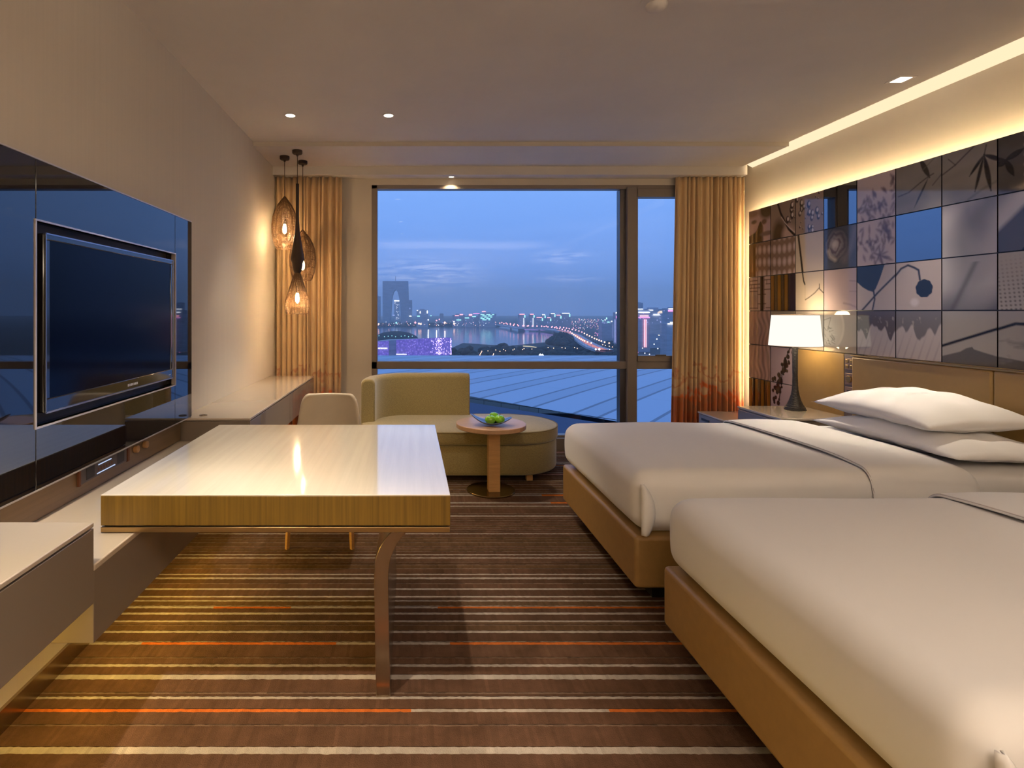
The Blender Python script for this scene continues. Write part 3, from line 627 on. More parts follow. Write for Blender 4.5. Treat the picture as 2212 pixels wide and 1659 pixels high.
t = empty('table_lamp', (LXp, LYp, .582), label='table lamp with lit white tapered shade and dark flared stem on the nightstand', cat='lamp')
prof = [(.073, 0), (.073, .008), (.066, .022), (.052, .045), (.040, .075), (.030, .11), (.023, .15), (.019, .20), (.0175, .27), (.018, .35), (.020, .43), (.021, .50), (.012, .505)]
mb = MB(); pr = []
for a, b in zip(prof[:-1], prof[1:]):
    for k in range(5): f = k/5; pr.append((a[0]*(1-f)+b[0]*f, a[1]*(1-f)+b[1]*f))
pr = [(r_*(1+.03*math.sin(z*420)), z) for r_, z in pr]+[(.012, .51)]
mb.lathe(pr, n=28).build('stem', M['ceram'], t, smooth=True)
MB().lathe([(.006, .505), (.006, .62)], n=10).build('rod', M['brass'], t, smooth=True)
mb = MB(); mb.lathe([(.177, .5), (.156, .742)], n=64, cap=False); mb.build('lamp_shade', M['shade'], t, smooth=True, solid=.002)
rimm = mat('shade_rim', (.7, .5, .35), .6)
for rr_, zz_ in ((.177, .5), (.156, .742)): MB().tube([(rr_*math.cos(2*PI*i/48), rr_*math.sin(2*PI*i/48), zz_) for i in range(48)], .0025, 6, True).build('shade_rim', rimm, t, smooth=True)
MB().lathe([(.01, 0), (.028, .02), (.032, .045), (.02, .08), (.004, .095)], c=(0, 0, .60), n=16).build('bulb', emat('lamp_bulb', (1, .85, .6), 6), t, smooth=True)
point(t, 'lamp_glow_down', (0, 0, .52), 5.5, (1, .74, .40), .05); point(t, 'lamp_glow_up', (0, 0, .73), 3.5, (1, .74, .40), .05)

# ---------------------------------------------------------------- beds
def bed(y0, y1, label, seed):
    b = empty('bed', (1.02, (y0+y1)/2, 0), label=label, cat='bed', group=None); yc = b.location.y
    def tb2(name, m, x0, x1, a0, a1, z0, z1, bev=.012, seg=4): return MB().box(x0-1.02, x1-1.02, a0-yc, a1-yc, z0, z1).build(name, m, b, bevel=bev, seg=seg)
    tb2('bed_base', M['tan'], 1.012, 3.14, y0, y1, .10, .335, .018)
    tb2('plinth', M['black'], 1.14, 3.1, y0+.12, y1-.12, 0, .10, .002)
    mt = puffy(1.05, 3.13, y0+.03, y1-.03, .335, .605, .05, n=16, bulge=.008)
    mt.v = [(x-1.02, y-yc, z) for x, y, z in mt.v]; mt.build('mattress', M['linen'], b, smooth=True)
    dv = puffy(1.022, 2.40, y0+.008, y1-.008, .343, .622, .075, n=48, bulge=.012, sidebulge=.012, wr=.0035, seed=seed)
    dv.v = [(x-1.02, y-yc, z) for x, y, z in dv.v]; dv.build('duvet', M['linen'], b, smooth=True)
    # folded-back band: open-ended sheet over the mattress
    a, c_ = y0-.003, y1+.003
    def prof2(x):
        pts = []; z1 = .634+.010*math.exp(-((x-2.28)/.2)**2); R = .078
        pts.append((a-.004, .36)); pts.append((a-.014, .42)); pts.append((a-.010, z1-R-.02))
        for k in range(9): q = PI+PI/2*k/8*-1; pts.append((a+R+R*math.cos(q), z1-R+R*math.sin(q)))
        for k in range(1, 16): f = k/16; yv = a+R+(c_-a-2*R)*f; pts.append((yv, z1+.014*(1-(2*f-1)**4)))
        for k in range(9): q = PI/2-PI/2*k/8; pts.append((c_-R+R*math.cos(q), z1-R+R*math.sin(q)))
        pts.append((c_+.010, z1-R-.02)); pts.append((c_+.014, .42)); pts.append((c_+.004, .36)); return pts
    xs = [2.075, 2.08, 2.10, 2.15, 2.2, 2.28, 2.36, 2.44, 2.5, 2.54, 2.56]
    vs = []; m_ = len(prof2(2.2))
    for k, x in enumerate(xs):
        for (yv, z) in prof2(x):
            dz = .012*math.sin((yv-yc)*6+x*4)*0; zz = z-(.007 if k == 0 else .002 if k == 1 else .022*(max(0, x-2.50)/.06)**2); vs.append((x-1.02+.012*math.sin(yv*5), yv-yc, zz))
    fs = [(k*m_+i, k*m_+i+1, (k+1)*m_+i+1, (k+1)*m_+i) for k in range(len(xs)-1) for i in range(m_-1)]
    MB().add(vs, fs).build('folded_sheet', M['linen'], b, smooth=True, solid=.006)
    pts = [(2.079-1.02+.012*math.sin(yv*5), yv-yc, z+.0005) for yv, z in prof2(2.085)]
    MB().tube(pts, .0022, 5).build('piping', M['seam'], b, smooth=True)
    # tucked corner fold at the near foot corner
    for (yc_, sg) in ((y0, 1),):
        vs = []
        for k in range(13):
            f = k/12; z = .348+f*.225; w = .070*(math.sin(PI*min(1, f*.85+.12))**.7)
            for q in range(5):
                g_ = q/4; vs.append((.010+.055*0+w*g_*.9+.004, (yc_-yc)-.004-.012*math.sin(PI*g_)-(.01*(1-f)), z))
        fs = [(k*5+q, k*5+q+1, (k+1)*5+q+1, (k+1)*5+q) for k in range(12) for q in range(4)]
        MB().add(vs, fs).build('corner_fold', M['linen'], b, smooth=True, solid=.005)
    return b
bed(2.48, 3.67, 'bed nearer the window with white duvet and tan leather base', 3)
bed(.98, 2.21, 'bed in the right foreground with white duvet and tan leather base', 9)

def pillow(loc, a, b_, h, label, rz=0, tilt=(0, 0), seed=0, droop=.0, group=None):
    n = 30; mb = MB(); q = random.Random(seed); p1, p2 = q.uniform(0, 6), q.uniform(0, 6)
    def fn(sg):
        def f(u, v):
            u, v = 2*u-1, 2*v-1; x = a*u*(1-.055*(1-v*v)); y = b_*v*(1-.045*(1-u*u))
            t = max(0, (1-abs(u)**2.6))**.62*max(0, (1-abs(v)**2.6))**.62
            z = h*t*(1 if sg > 0 else .72)+.006*math.sin(9*u+p1+3*v)*t+.005*math.sin(14*v+p2)*t
            return (x, y, sg*z-droop*v*v)
        return f
    mb.grid(fn(1), n, n); mb.grid(fn(-1), n, n)
    o = mb.build('pillow', M['pillow'], None, smooth=True); o.location = loc; o.rotation_euler = (tilt[0], tilt[1], rz)
    me = o.data; bm = bmesh.new(); bm.from_mesh(me); bmesh.ops.remove_doubles(bm, verts=bm.verts, dist=.0006); bmesh.ops.recalc_face_normals(bm, faces=bm.faces); bm.to_mesh(me); bm.free()
    tag(o, label, 'pillow', group)
    return o
pillow((2.80, 3.00, .675), .29, .47, .080, 'lower white pillow of the stack on the far bed', tilt=(0, .03), seed=1, droop=.015)
pillow((2.83, 3.09, .803), .29, .42, .105, 'upper white pillow of the stack on the far bed', rz=-.03, tilt=(0, -.03), seed=2, droop=.02)
pillow((2.80, 1.52, .675), .29, .45, .085, 'lower white pillow at the head of the nearer bed', tilt=(0, .03), seed=3, droop=.015)
pillow((2.83, 1.55, .803), .29, .42, .09, 'upper white pillow at the head of the nearer bed', tilt=(0, -.03), seed=4, droop=.02)

# ---------------------------------------------------------------- left wall furniture
PX = -1.26
tp = empty('television_surround', (PX, 2.4, .748), label='black gloss glass wall panel framing the television on the left wall', cat='wall panel')
NY0, NY1, NZ0, NZ1 = 1.852, 2.946, .960, 1.656
def pb(name, m, x0, x1, y0, y1, z0, z1, bev=.0015): return MB().box(x0-PX, x1-PX, y0-2.4, y1-2.4, z0-.748, z1-.748).build(name, m, tp, bevel=bev)
g = .0012; x0 = XL+.004
pb('glass_panel', M['glassblk'], x0, PX, NY1+g, 3.17, .748, 1.864); pb('glass_panel', M['glassblk'], x0, PX, NY0+g, NY1-g, NZ1, 1.864)
pb('glass_panel', M['glassblk'], x0, PX, NY0+g, NY1-g, .748, NZ0); pb('glass_panel', M['glassblk'], x0, PX, .85, NY0-g, .748, 1.864)
pb('recess_back', M['black'], x0, XL+.012, NY0+g, NY1-g, NZ0, NZ1, 0)
mb = MB(); e = .006
for (a0, a1, b0, b1) in ((NY0, NY1, NZ0-e, NZ0), (NY0, NY1, NZ1, NZ1+e), (NY0-e, NY0, NZ0-e, NZ1+e), (NY1, NY1+e, NZ0-e, NZ1+e)): mb.box(-.02, .004, a0-2.4, a1-2.4, b0-.748, b1-.748)
mb.build('recess_frame', M['silver'], tp)
mb = MB(); mb.box(XL+.004-PX, .002, .85-2.4, 3.17-2.4, 1.116, 1.121); mb.box(XL+.004-PX, .002, .85-2.4, 3.17-2.4, -.005, 0); mb.build('edge_strip', M['silver'], tp)
# tv
tv = empty('television', (-1.255, 2.40, 1.31), label='flat black television mounted in the recess of the dark glass wall panel', cat='television')
def tvb(name, m, x0, x1, y0, y1, z0, z1, bev=.003): return MB().box(x0, x1, y0, y1, z0, z1).build(name, m, tv, bevel=bev)
tvb('casing', M['tvbez'], -.045, -.006, -.505, .505, -.310, .310, .006)
mb = MB(); mb.box(-.006, .0, -.505, .505, -.310, -.262); mb.box(-.006, 0, -.505, .505, .288, .310); mb.box(-.006, 0, -.505, -.482, -.262, .288); mb.box(-.006, 0, .482, .505, -.262, .288); mb.build('bezel', M['tvbez'], tv, bevel=.003)
tvb('screen', M['screen'], -.006, -.003, -.482, .482, -.262, .288, 0)
mb = MB(); mb.box(0, .003, -.507, .507, -.312, -.306); mb.box(0, .003, -.507, .507, .306, .311); mb.box(0, .003, -.508, -.504, -.31, .31); mb.box(0, .003, .504, .508, -.31, .31); mb.build('chrome_edge', mat('tv_chrome_edge', (.4, .42, .5), .25, metal=.9), tv)
mb = MB()
for k in range(7): mb.box(0, .0015, .045+k*.013, .045+k*.013+.008, -.293, -.283)
mb.build('maker_badge', M['silver'], tv)
tvb('power_light', M['silver'], 0, .0015, .46, .478, -.29, -.287, 0)

# fitted shelf behind (bench), strip with sockets, floating cabinets
bn = empty('wall_bench', (XL, 2.3, .397), label='long low wall-hung bench shelf under the television panel, partly beneath the desk', cat='shelf')
tb(bn, 'top', M['lacq'], XL+.001, -.906, 1.580, 3.104, .605, .625, .004, 3); tb(bn, 'body', M['lacqShaded'], XL+.001, -.910, 1.582, 3.104, .397, .604, .002)
bp_ = empty('socket_strip', (XL, 2.3, .63), label='narrow brown metal strip with sockets between the bench and the glass panel', cat='wall strip')
tb(bp_, 'strip_panel', mat('bronze_veneer_strip', (.24, .155, .085), .35, metal=.3, noise=((2, 1, 60), .12)), XL+.001, -1.296, .85, 3.104, .627, .746, .001)
tb(bp_, 'media_plate', M['plate'], -1.296, -1.288, 2.150, 2.500, .672, .736, .002)
tb(bp_, 'socket', M['sock'], -1.288, -1.286, 2.187, 2.244, .680, .726, .001); tb(bp_, 'socket', M['sock'], -1.288, -1.286, 2.421, 2.476, .680, .726, .001)
mb = MB(); l = bp_.location
mb.box(-1.288-l.x, -1.2865-l.x, 2.262-l.y, 2.400-l.y, .682-l.z, .686-l.z); mb.box(-1.288-l.x, -1.2865-l.x, 2.272-l.y, 2.370-l.y, .716-l.z, .720-l.z); mb.build('indicator_light', emat('pale_blue_led', (.6, .7, 1), .8), bp_)
mb = MB()
for k in range(6): mb.box(-1.288-l.x, -1.2868-l.x, 2.27+k*.02-l.y, 2.278+k*.02-l.y, .694-l.z, .706-l.z)
mb.build('port', M['brown'], bp_)
tb(bp_, 'leather_tab', M['brown'], -1.296, -1.284, 2.137, 2.149, .668, .738, .002); tb(bp_, 'leather_tab', M['brown'], -1.296, -1.284, 2.503, 2.520, .668, .738, .002)
for yk in (2.584, 2.674):
    mb = MB(); n = 20; mb.prism([(yk-l.y+.017*math.cos(2*PI*i/n), .705-l.z+.017*math.sin(2*PI*i/n)) for i in range(n)], 0, -1.296-l.x, -1.276-l.x); mb.build('knob', M['wood'], bp_, bevel=.003)
def cab(y0, y1, label, hole=None):
    t = empty('floating_cabinet', (XL, (y0+y1)/2, .5155), label=label, cat='cabinet')
    tb(t, 'top', M['lacq'], XL+.001, -.906, y0, y1, .734, .748, .003, 3); tb(t, 'body', M['lacqShaded'], XL+.001, -.916, y0+.002, y1-.002, .5155, .731, .002)
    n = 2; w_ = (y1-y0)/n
    for k in range(n): tb(t, 'drawer_front', M['lacqShaded'], -.916, -.906, y0+k*w_+.0015, y0+(k+1)*w_-.0015, .5155, .730, .0015)
    if hole:
        MB().lathe([(.022, 0), (.022, .003), (.016, .003), (.016, .001)], c=(hole[0]-XL, hole[1]-t.location.y, .748-.5155), n=24).build('cable_grommet', M['steel'], t, smooth=True)
    return t
cab(3.107, 5.16, 'long floating cream cabinet along the left wall below the pendant lamps', (-1.20, 3.19))
cab(.35, 1.577, 'floating cream cabinet in the left foreground corner')

# desk
dk_ = empty('desk', (-.44, 2.36, 0), label='wide glossy cream-topped desk with thick wood-veneer edge and a metal leg', cat='desk')
tb(dk_, 'top_slab', M['veneer'], -1.013, .130, 1.80, 2.915, .650, .747, .002)
tb(dk_, 'gloss_top', M['desk'], -1.0125, .1295, 1.8005, 2.9145, .747, .751, .0015)
tb(dk_, 'shadow_gap', M['black'], -1.005, .122, 1.81, 2.905, .645, .650, 0)
tb(dk_, 'metal_frame', M['brass'], -1.013, .128, 1.80, 2.913, .628, .645, .001)
out = []; inn = []
R1 = .13
pts_l = [(-.121, 0), (-.1285, .44)]; pts_r = [(-.071, 0), (-.0775, .46)]
A = [(-.121, 0), (-.126, .25), (-.128, .44)]; 
for k in range(1, 10): q = PI-PI/2*k/9*.86; A.append((-.128+.19+.19*math.cos(q), .44+.19*math.sin(q)))
A[-1] = (A[-1][0], .628); B = [(-.071, 0), (-.076, .25), (-.078, .43)]
for k in range(1, 10): q = PI-PI/2*k/9*.80; B.append((-.078+.20+.20*math.cos(q), .43+.20*math.sin(q)))
B[-1] = (B[-1][0]+.0, .628)
poly = A+B[::-1]
mb = MB(); n = len(A); l = dk_.location
vs = []
for yv in (1.928, 2.80):
    vs += [(x-l.x, yv-l.y, z) for x, z in A]+[(x-l.x, yv-l.y, z) for x, z in B]
fs = []
for o_ in (0, 2*n):
    for k in range(n-1): fs.append((o_+k, o_+k+1, o_+n+k+1, o_+n+k))
for k in range(n-1): fs.append((k, k+1, 2*n+k+1, 2*n+k)); fs.append((n+k, n+k+1, 3*n+k+1, 3*n+k))
fs.append((0, n, 3*n, 2*n)); fs.append((n-1, 2*n-1, 4*n-1, 3*n-1))
mb.add(vs, fs).build('leg', M['steel'], dk_, bevel=.002)

# desk chair
ch = empty('desk_chair', (-.517, 3.30, 0), label='beige upholstered chair with a rounded back standing behind the desk', cat='chair')
def chback(u, v):  # u across, v up
    zz = .45+.375*v; w_ = (.215-.045*v**1.5); x = (2*u-1)
    # rounded top corners
    if v > .8: k = (v-.8)/.2; w_ *= (1-.20*(1-math.sqrt(max(0, 1-k*k))))
    return (x*w_, .20+.06*v-.055*(x*x)-.02*(1-v)*0, zz)
MB().grid(chback, 22, 22).build('backrest', M['chair'], ch, smooth=True, solid=.028, subsurf=1)
st = puffy(-.225, .225, -.24, .22, .415, .475, .028, n=14, bulge=.006); st.build('seat', M['chair'], ch, smooth=True)
for sx, sy in ((-1, -1), (1, -1), (-1, 1), (1, 1)):
    x, y = sx*.185, (-.17 if sy < 0 else .17); MB().tube([(x*.9, y*.85, .42), (x, y*1.0-(.0), .0)], [.018, .013], 4).build('leg', M['wood'], ch)

# ---------------------------------------------------------------- chaise sofa
CXs, CYs, Rs = (-.02, .85), 4.73, .40
def stad(ins, n=26):
    r = Rs-ins; p = []
    for k in range(n+1): a = -PI/2+PI*k/n; p.append((CXs[1]+r*math.cos(a), CYs+r*math.sin(a)))
    for k in range(n+1): a = PI/2+PI*k/n; p.append((CXs[0]+r*math.cos(a), CYs+r*math.sin(a)))
    return p
sf = empty('chaise_sofa', (0, 0, 0), label='rounded olive-gold upholstered chaise sofa below the window', cat='sofa')
def rl(z0, z1, r=.02, steps=5, dome=0, off=0):
    L_ = []
    for k in range(steps+1): a = PI/2*k/steps; L_.append((off+r*(1-math.sin(a)), z0+r*(1-math.cos(a))))
    for k in range(steps+1): a = PI/2*k/steps; L_.append((off+r*(1-math.cos(a)), z1-r+r*math.sin(a)))
    if dome:
        for ins in (.06, .12, .2, .3, .38): L_.append((off+ins, z1+dome*min(1, (ins/.25)**.6)))
    return L_
outline_loft(stad, rl(.05, .292, .03, off=.012)).build('base', M['sofa'], sf, smooth=True)
outline_loft(stad, rl(.296, .400, .022, dome=.014)).build('seat_cushion', M['sofa'], sf, smooth=True)
mbp = MB(); mbp.tube([(x, y, .395) for x, y in stad(.004)], .005, 6, True); mbp.build('piping', mat('sofa_piping', (.26, .20, .10), .9), sf, smooth=True)
# back: swept along rear and left end
path = [(.54, CYs+.345)]
for k in range(1, 9): path.append((.54-.56*k/8, CYs+.345))
for k in range(1, 22): a = PI/2+(PI/2+.05)*k/21; path.append((CXs[0]+.345*math.cos(a), CYs+.345*math.sin(a)))
def sect(d, z0, z1, hw, r=.045):
    p = [(-hw, z0)]; 
    for k in range(7): a = PI-PI/2*k/6; p.append((-hw+r+r*math.cos(a), z1-r+r*math.sin(a)))
    for k in range(7): a = PI/2-PI/2*k/6; p.append((hw-r+r*math.cos(a), z1-r+r*math.sin(a)))
    p.append((hw, z0)); return p
vs = []; np_ = len(path)
for k, p in enumerate(path):
    a = Vector(path[max(k-1, 0)]); b = Vector(path[min(k+1, np_-1)]); d = (b-a).normalized(); nrm = Vector((d.y, -d.x))
    f = k/(np_-1); z1 = .787-.018*f**3; endk = min(k, np_-1-k); hw = .062*(1 if endk > 0 else .93)
    for s_, z in sect(0, .33, z1-(0 if endk else .006), hw): vs.append((p[0]+nrm.x*s_, p[1]+nrm.y*s_, z))
m_ = len(sect(0, 0, 1, .06)); fs = [(k*m_+i, k*m_+i+1, (k+1)*m_+i+1, (k+1)*m_+i) for k in range(np_-1) for i in range(m_-1)]
fs += [tuple(range(m_))[::-1], tuple(range((np_-1)*m_, np_*m_))]+[(k*m_+m_-1, k*m_, (k+1)*m_, (k+1)*m_+m_-1) for k in range(np_-1)]
MB().add(vs, fs).build('backrest', M['sofa'], sf, bevel=.012, seg=3)
for x, y in ((.0, 4.45), (.95, 4.42), (0, 5.0), (.95, 5.0)): box('foot', M['wood'], sf, x-.025, x+.025, y-.025, y+.025, 0, .052, .003)

# ---------------------------------------------------------------- round side table, dish, apples
rt = empty('side_table', (.605, 4.155, 0), label='small round wooden side table with flat post and metal disc base before the sofa', cat='table')
MB().lathe([(.255, .4765), (.261, .480), (.261, .508), (.257, .512)], n=64).build('tabletop', M['woodT'], rt, smooth=False, bevel=.002)
tb(rt, 'post', M['wood'], .578, .664, 4.08, 4.16, .012, .478, .002)
MB().lathe([(.182, 0), (.182, .008), (.178, .012)], n=64).build('base_disc', mat('dark_bronze_disc', (.22, .15, .06), .2, metal=.95), rt)
DX, DY, DZ = .595, 4.06, .5125
dsh = None
def dishf(u, v):
    a = 2*u-1; b = 2*v-1
    w_ = .072*max(0, 1-abs(a)**2.2)**.6+.004; x = .150*a; lift = .055*abs(a)**2.2*(1.35 if a < 0 else 1.0)
    return (x, b*w_, .004+lift+.020*b*b*(w_/.072))
o = MB().grid(dishf, 40, 12).build('fruit_dish', M['dish'], None, smooth=True, solid=.004); o.location = (DX, DY, DZ); o.rotation_euler = (0, 0, -.12); tag(o, 'blue gloss leaf-shaped dish on the round side table', 'dish')
def apple(name, x, y, z, r, label):
    t = empty('apple', (x, y, z), label=label, cat='fruit', group='green apples in the dish')
    pr = []
    for k in range(25):
        a = PI*k/24; rr = r*(math.sin(a)**.9 if a not in (0, PI) else 0); zz = -math.cos(a)*r*.92
        if a > 2.5: zz -= r*.28*((a-2.5)/.64)**2
        if a < .5: zz += r*.16*((.5-a)/.5)**2
        pr.append((rr*(1+.04*math.sin(a*1)), zz+r*.92))
    MB().lathe(pr, n=32, cap=False).build('flesh', M['apple'], t, smooth=True)
    MB().tube([(0, 0, r*1.5), (.002, 0, r*1.85), (.006, .002, r*2.1)], .0014, 5).build('stalk', M['stem'], t, smooth=True)
apple('a', .585, 4.045, .521, .0375, 'left front green apple in the blue dish')
apple('b', .655, 4.05, .524, .036, 'right front green apple in the blue dish')
apple('c', .622, 4.112, .534, .036, 'green apple behind the other two in the dish')

# ---------------------------------------------------------------- curtains
def curtain(x0, x1, label, seed, flare=0., n=26):
    q = random.Random(seed); NU, NV = 320, 26
    cs = [0]
    while cs[-1] < 1: cs.append(cs[-1]+q.uniform(.5, 1.5)/n)
    amp = [q.uniform(.4, 1) for _ in cs]; sh = [q.uniform(-.012, .012) for _ in cs]
    def f(u, v):
        k = 0
        while k < len(cs)-2 and u > cs[k+1]: k += 1
        fr = (u-cs[k])/(cs[k+1]-cs[k]); z = .015+(ZP-.017)*(1-v)
        s_ = math.sin(2*PI*fr); s_ = math.copysign(abs(s_)**.7, s_); d = .046*amp[k]*s_+.010*math.sin(u*19+seed+1.1*v)
        x = x0+(x1-x0)*u+flare*(v)*(1-u)*-1+.9*sh[k]*math.sin(v*3+k)*math.sin(PI*fr)+.006*math.cos(2*PI*fr)*amp[k]
        return (x, 5.345+d*(.75+.3*v), z)
    o = MB().grid(f, NU, NV).build('curtain', M['curt'], None, smooth=True, solid=.003); tag(o, label, 'curtain', None)
curtain(-1.312, -.665, 'tan pleated curtain left of the window behind the pendant lamps', 3, 0, 12)
curtain(2.575, 3.225, 'tan pleated curtain right of the window with orange lower edge', 8, .05, 14)

# ---------------------------------------------------------------- pendants
def pendant(x, y, ztop, shade_prof, label, bulbz, zc_, nring, rope_to, neck=None, power=9):
    t = empty('pendant_lamp', (x, y, ZL), label=label, cat='pendant lamp')
    MB().lathe([(.043, 0), (.043, -.026), (.038, -.032), (.010, -.034), (.008, -.05), (.003, -.052)], n=28).build('canopy', M['dark'], t, smooth=False, bevel=.002)
    MB().tube([(0, 0, -.05), (0, 0, rope_to-ZL)], .0028, 6).build('cord', M['dark'], t, smooth=True)
    pr = shade_prof
    def rad(z):
        for (r0, z0), (r1, z1) in zip(pr[:-1], pr[1:]):
            lo, hi = min(z0, z1), max(z0, z1)
            if lo-1e-6 <= z <= hi+1e-6: return r0+(r1-r0)*((z-z0)/(z1-z0) if z1 != z0 else 0)
        return pr[-1][0]
    mb = MB(); nw = 14
    for k in range(nw):
        a = 2*PI*k/nw+.2; mb.tube([(r*math.cos(a), r*math.sin(a), z-ZL) for r, z in pr], .0022, 5)
    zt, zb = pr[0][1], pr[-1][1]
    for k in range(nring+1):
        z = zt+(zb-zt)*k/nring; r = rad(z)
        if r < .008: continue
        mb.tube([(r*math.cos(2*PI*i/24), r*math.sin(2*PI*i/24), z-ZL+.0) for i in range(24)], .0022 if k % 12 == 0 or k == nring else .0013, 4, True)
    # diagonal weave
    for k in range(40):
        pts = []
        for m_ in range(24):
            f = m_/23; z = zt+(zb-zt)*f; a = 2*PI*k/40+(1.5 if k % 2 else -1.5)*f; r = rad(z)*.985; pts.append((r*math.cos(a), r*math.sin(a), z-ZL))
        mb.tube(pts, .0011, 3)
    mb.build('wire_shade', M['wire'], t, smooth=True)
    MB().lathe([(.010, .0), (.012, -.03), (.012, -.055)], c=(0, 0, zc_-ZL), n=14).build('socket', M['dark'], t, smooth=True)
    if neck:
        MB().lathe([(r, z-ZL) for r, z in neck], n=24).build('neck', M['dark'], t, smooth=True)
    MB().lathe([(.004, -.045), (.016, -.030), (.020, -.005), (.016, .028), (.010, .045)], c=(0, 0, bulbz-ZL), n=18).build('bulb', M['bulb'], t, smooth=True)
    point(t, 'bulb_glow', (0, 0, bulbz-ZL-.06), power, (1, .66, .34), .012)
    return t
prof1 = [(.004, 2.379), (.030, 2.345), (.060, 2.305), (.088, 2.25), (.106, 2.19), (.114, 2.12), (.112, 2.05), (.100, 1.98), (.084, 1.93), (.072, 1.910)]
pendant(-1.125, 4.92, 0, prof1, 'wire basket pendant lamp with lit bulb, highest of the cluster by the left wall', 2.085, 2.19, 80, 2.375, None, 10)
prof3 = [(r*1.06, z-2.379+2.105) for r, z in prof1]
pendant(-.994, 5.076, 0, prof3, 'egg-shaped wire pendant hanging behind the others against the curtain', 1.775, 1.88, 80, 2.10, None, 2.2)
neck = [(.012, 2.450), (.013, 2.446), (.0135, 2.20), (.015, 2.13), (.022, 2.03), (.034, 1.96), (.046, 1.88), (.058, 1.815), (.060, 1.80), (.050, 1.78), (.044, 1.76), (.041, 1.73), (.034, 1.70), (.027, 1.68)]
prof2_ = [(.027, 1.68), (.036, 1.645), (.052, 1.60), (.068, 1.55), (.084, 1.50), (.097, 1.45), (.103, 1.41), (.101, 1.37), (.095, 1.330)]
t = pendant(-.975, 4.743, 0, prof2_, 'long-necked wire pendant lamp hanging lowest of the cluster, bulb lit', 1.465, 1.57, 56, 2.447, neck, 10)

# ---------------------------------------------------------------- under-cabinet glow, added entrance fill
def area(name, loc, sx, sy, power, color, rot=(0, 0, 0)):
    ld = bpy.data.lights.new(name, 'AREA'); ld.shape = 'RECTANGLE'; ld.size = sx; ld.size_y = sy; ld.energy = power; ld.color = color
    o = bpy.data.objects.new(name, ld); col.objects.link(o); o.location = loc; o.rotation_euler = rot; return o
area('entrance_fill_light', (1.0, -.9, 2.35), 3.4, 1.2, 120, (1, .87, .72), (PI, 0, 0))  # unseen uplight added to lift the ambient level, no fitting there
area('under_cabinet_light', (-1.22, 1.0, .505), .05, 1.1, 7, AMBER, (0, -1.0, 0))
area('under_bench_light', (-1.22, 2.35, .39), .05, 1.4, 13, AMBER, (0, -1.1, 0))
area('under_far_cabinet_light', (-1.22, 4.2, .505), .05, 1.8, 2.2, AMBER, (0, -.5, 0))

# ---------------------------------------------------------------- outside: roof, lake, city at dusk
GZ = -40.0
def G(px, py, z=GZ): Y = (H-z)*F/(py-CY); return ((px-CX)*Y/F, Y, z)
M['concr'] = mat('hazy_facade', (.36, .38, .44), .8, noise=((.05, .05, .3), .2))
M['land'] = mat('dark_shore_ground', (.035, .045, .045), .95, noise=((.01, .01, .01), .3))
M['leaf'] = mat('dusk_foliage', (.012, .02, .018), .95, noise=((.2, .2, .2), .4))
M['water'] = mat('lake_water', (.05, .07, .12), .12, spec=.8, bump=((.15, .5, 1), .08, .3))
M['lw'] = emat('city_light_white', (.85, .9, 1), 3.2); M['lp'] = emat('city_light_pink', (1, .38, .45), 2.6); M['lc'] = emat('city_light_cyan', (.35, .9, .95), 2.0)
M['lo'] = emat('city_light_orange', (1, .5, .32), 4.5); M['lm'] = emat('city_light_magenta', (.9, .3, .75), 1.8); M['lpur'] = emat('purple_lit_facade', (.16, .10, .62), .95); M['lpur2'] = emat('purple_light_dots', (.50, .38, 1), 2.6)
M['lblue'] = emat('faint_window_light', (.45, .5, 1), 1.3)
LM = [M['lw'], M['lp'], M['lc'], M['lo'], M['lm'], M['lblue']]
struct(MB().add([(-4000, 30, GZ-.3), (4000, 30, GZ-.3), (4000, 5200, GZ-.3), (-4000, 5200, GZ-.3)], [(0, 1, 2, 3)]).build('ground', M['land'], None))
pl = [(700, 706), (1073, 703.5), (1130, 712), (1205, 724), (1192, 738), (1100, 747), (1060, 745), (1000, 741), (975, 752), (700, 756)]
struct(MB().add([G(a, b, GZ) for a, b in pl], [tuple(range(len(pl)))]).build('lake', M['water'], None))

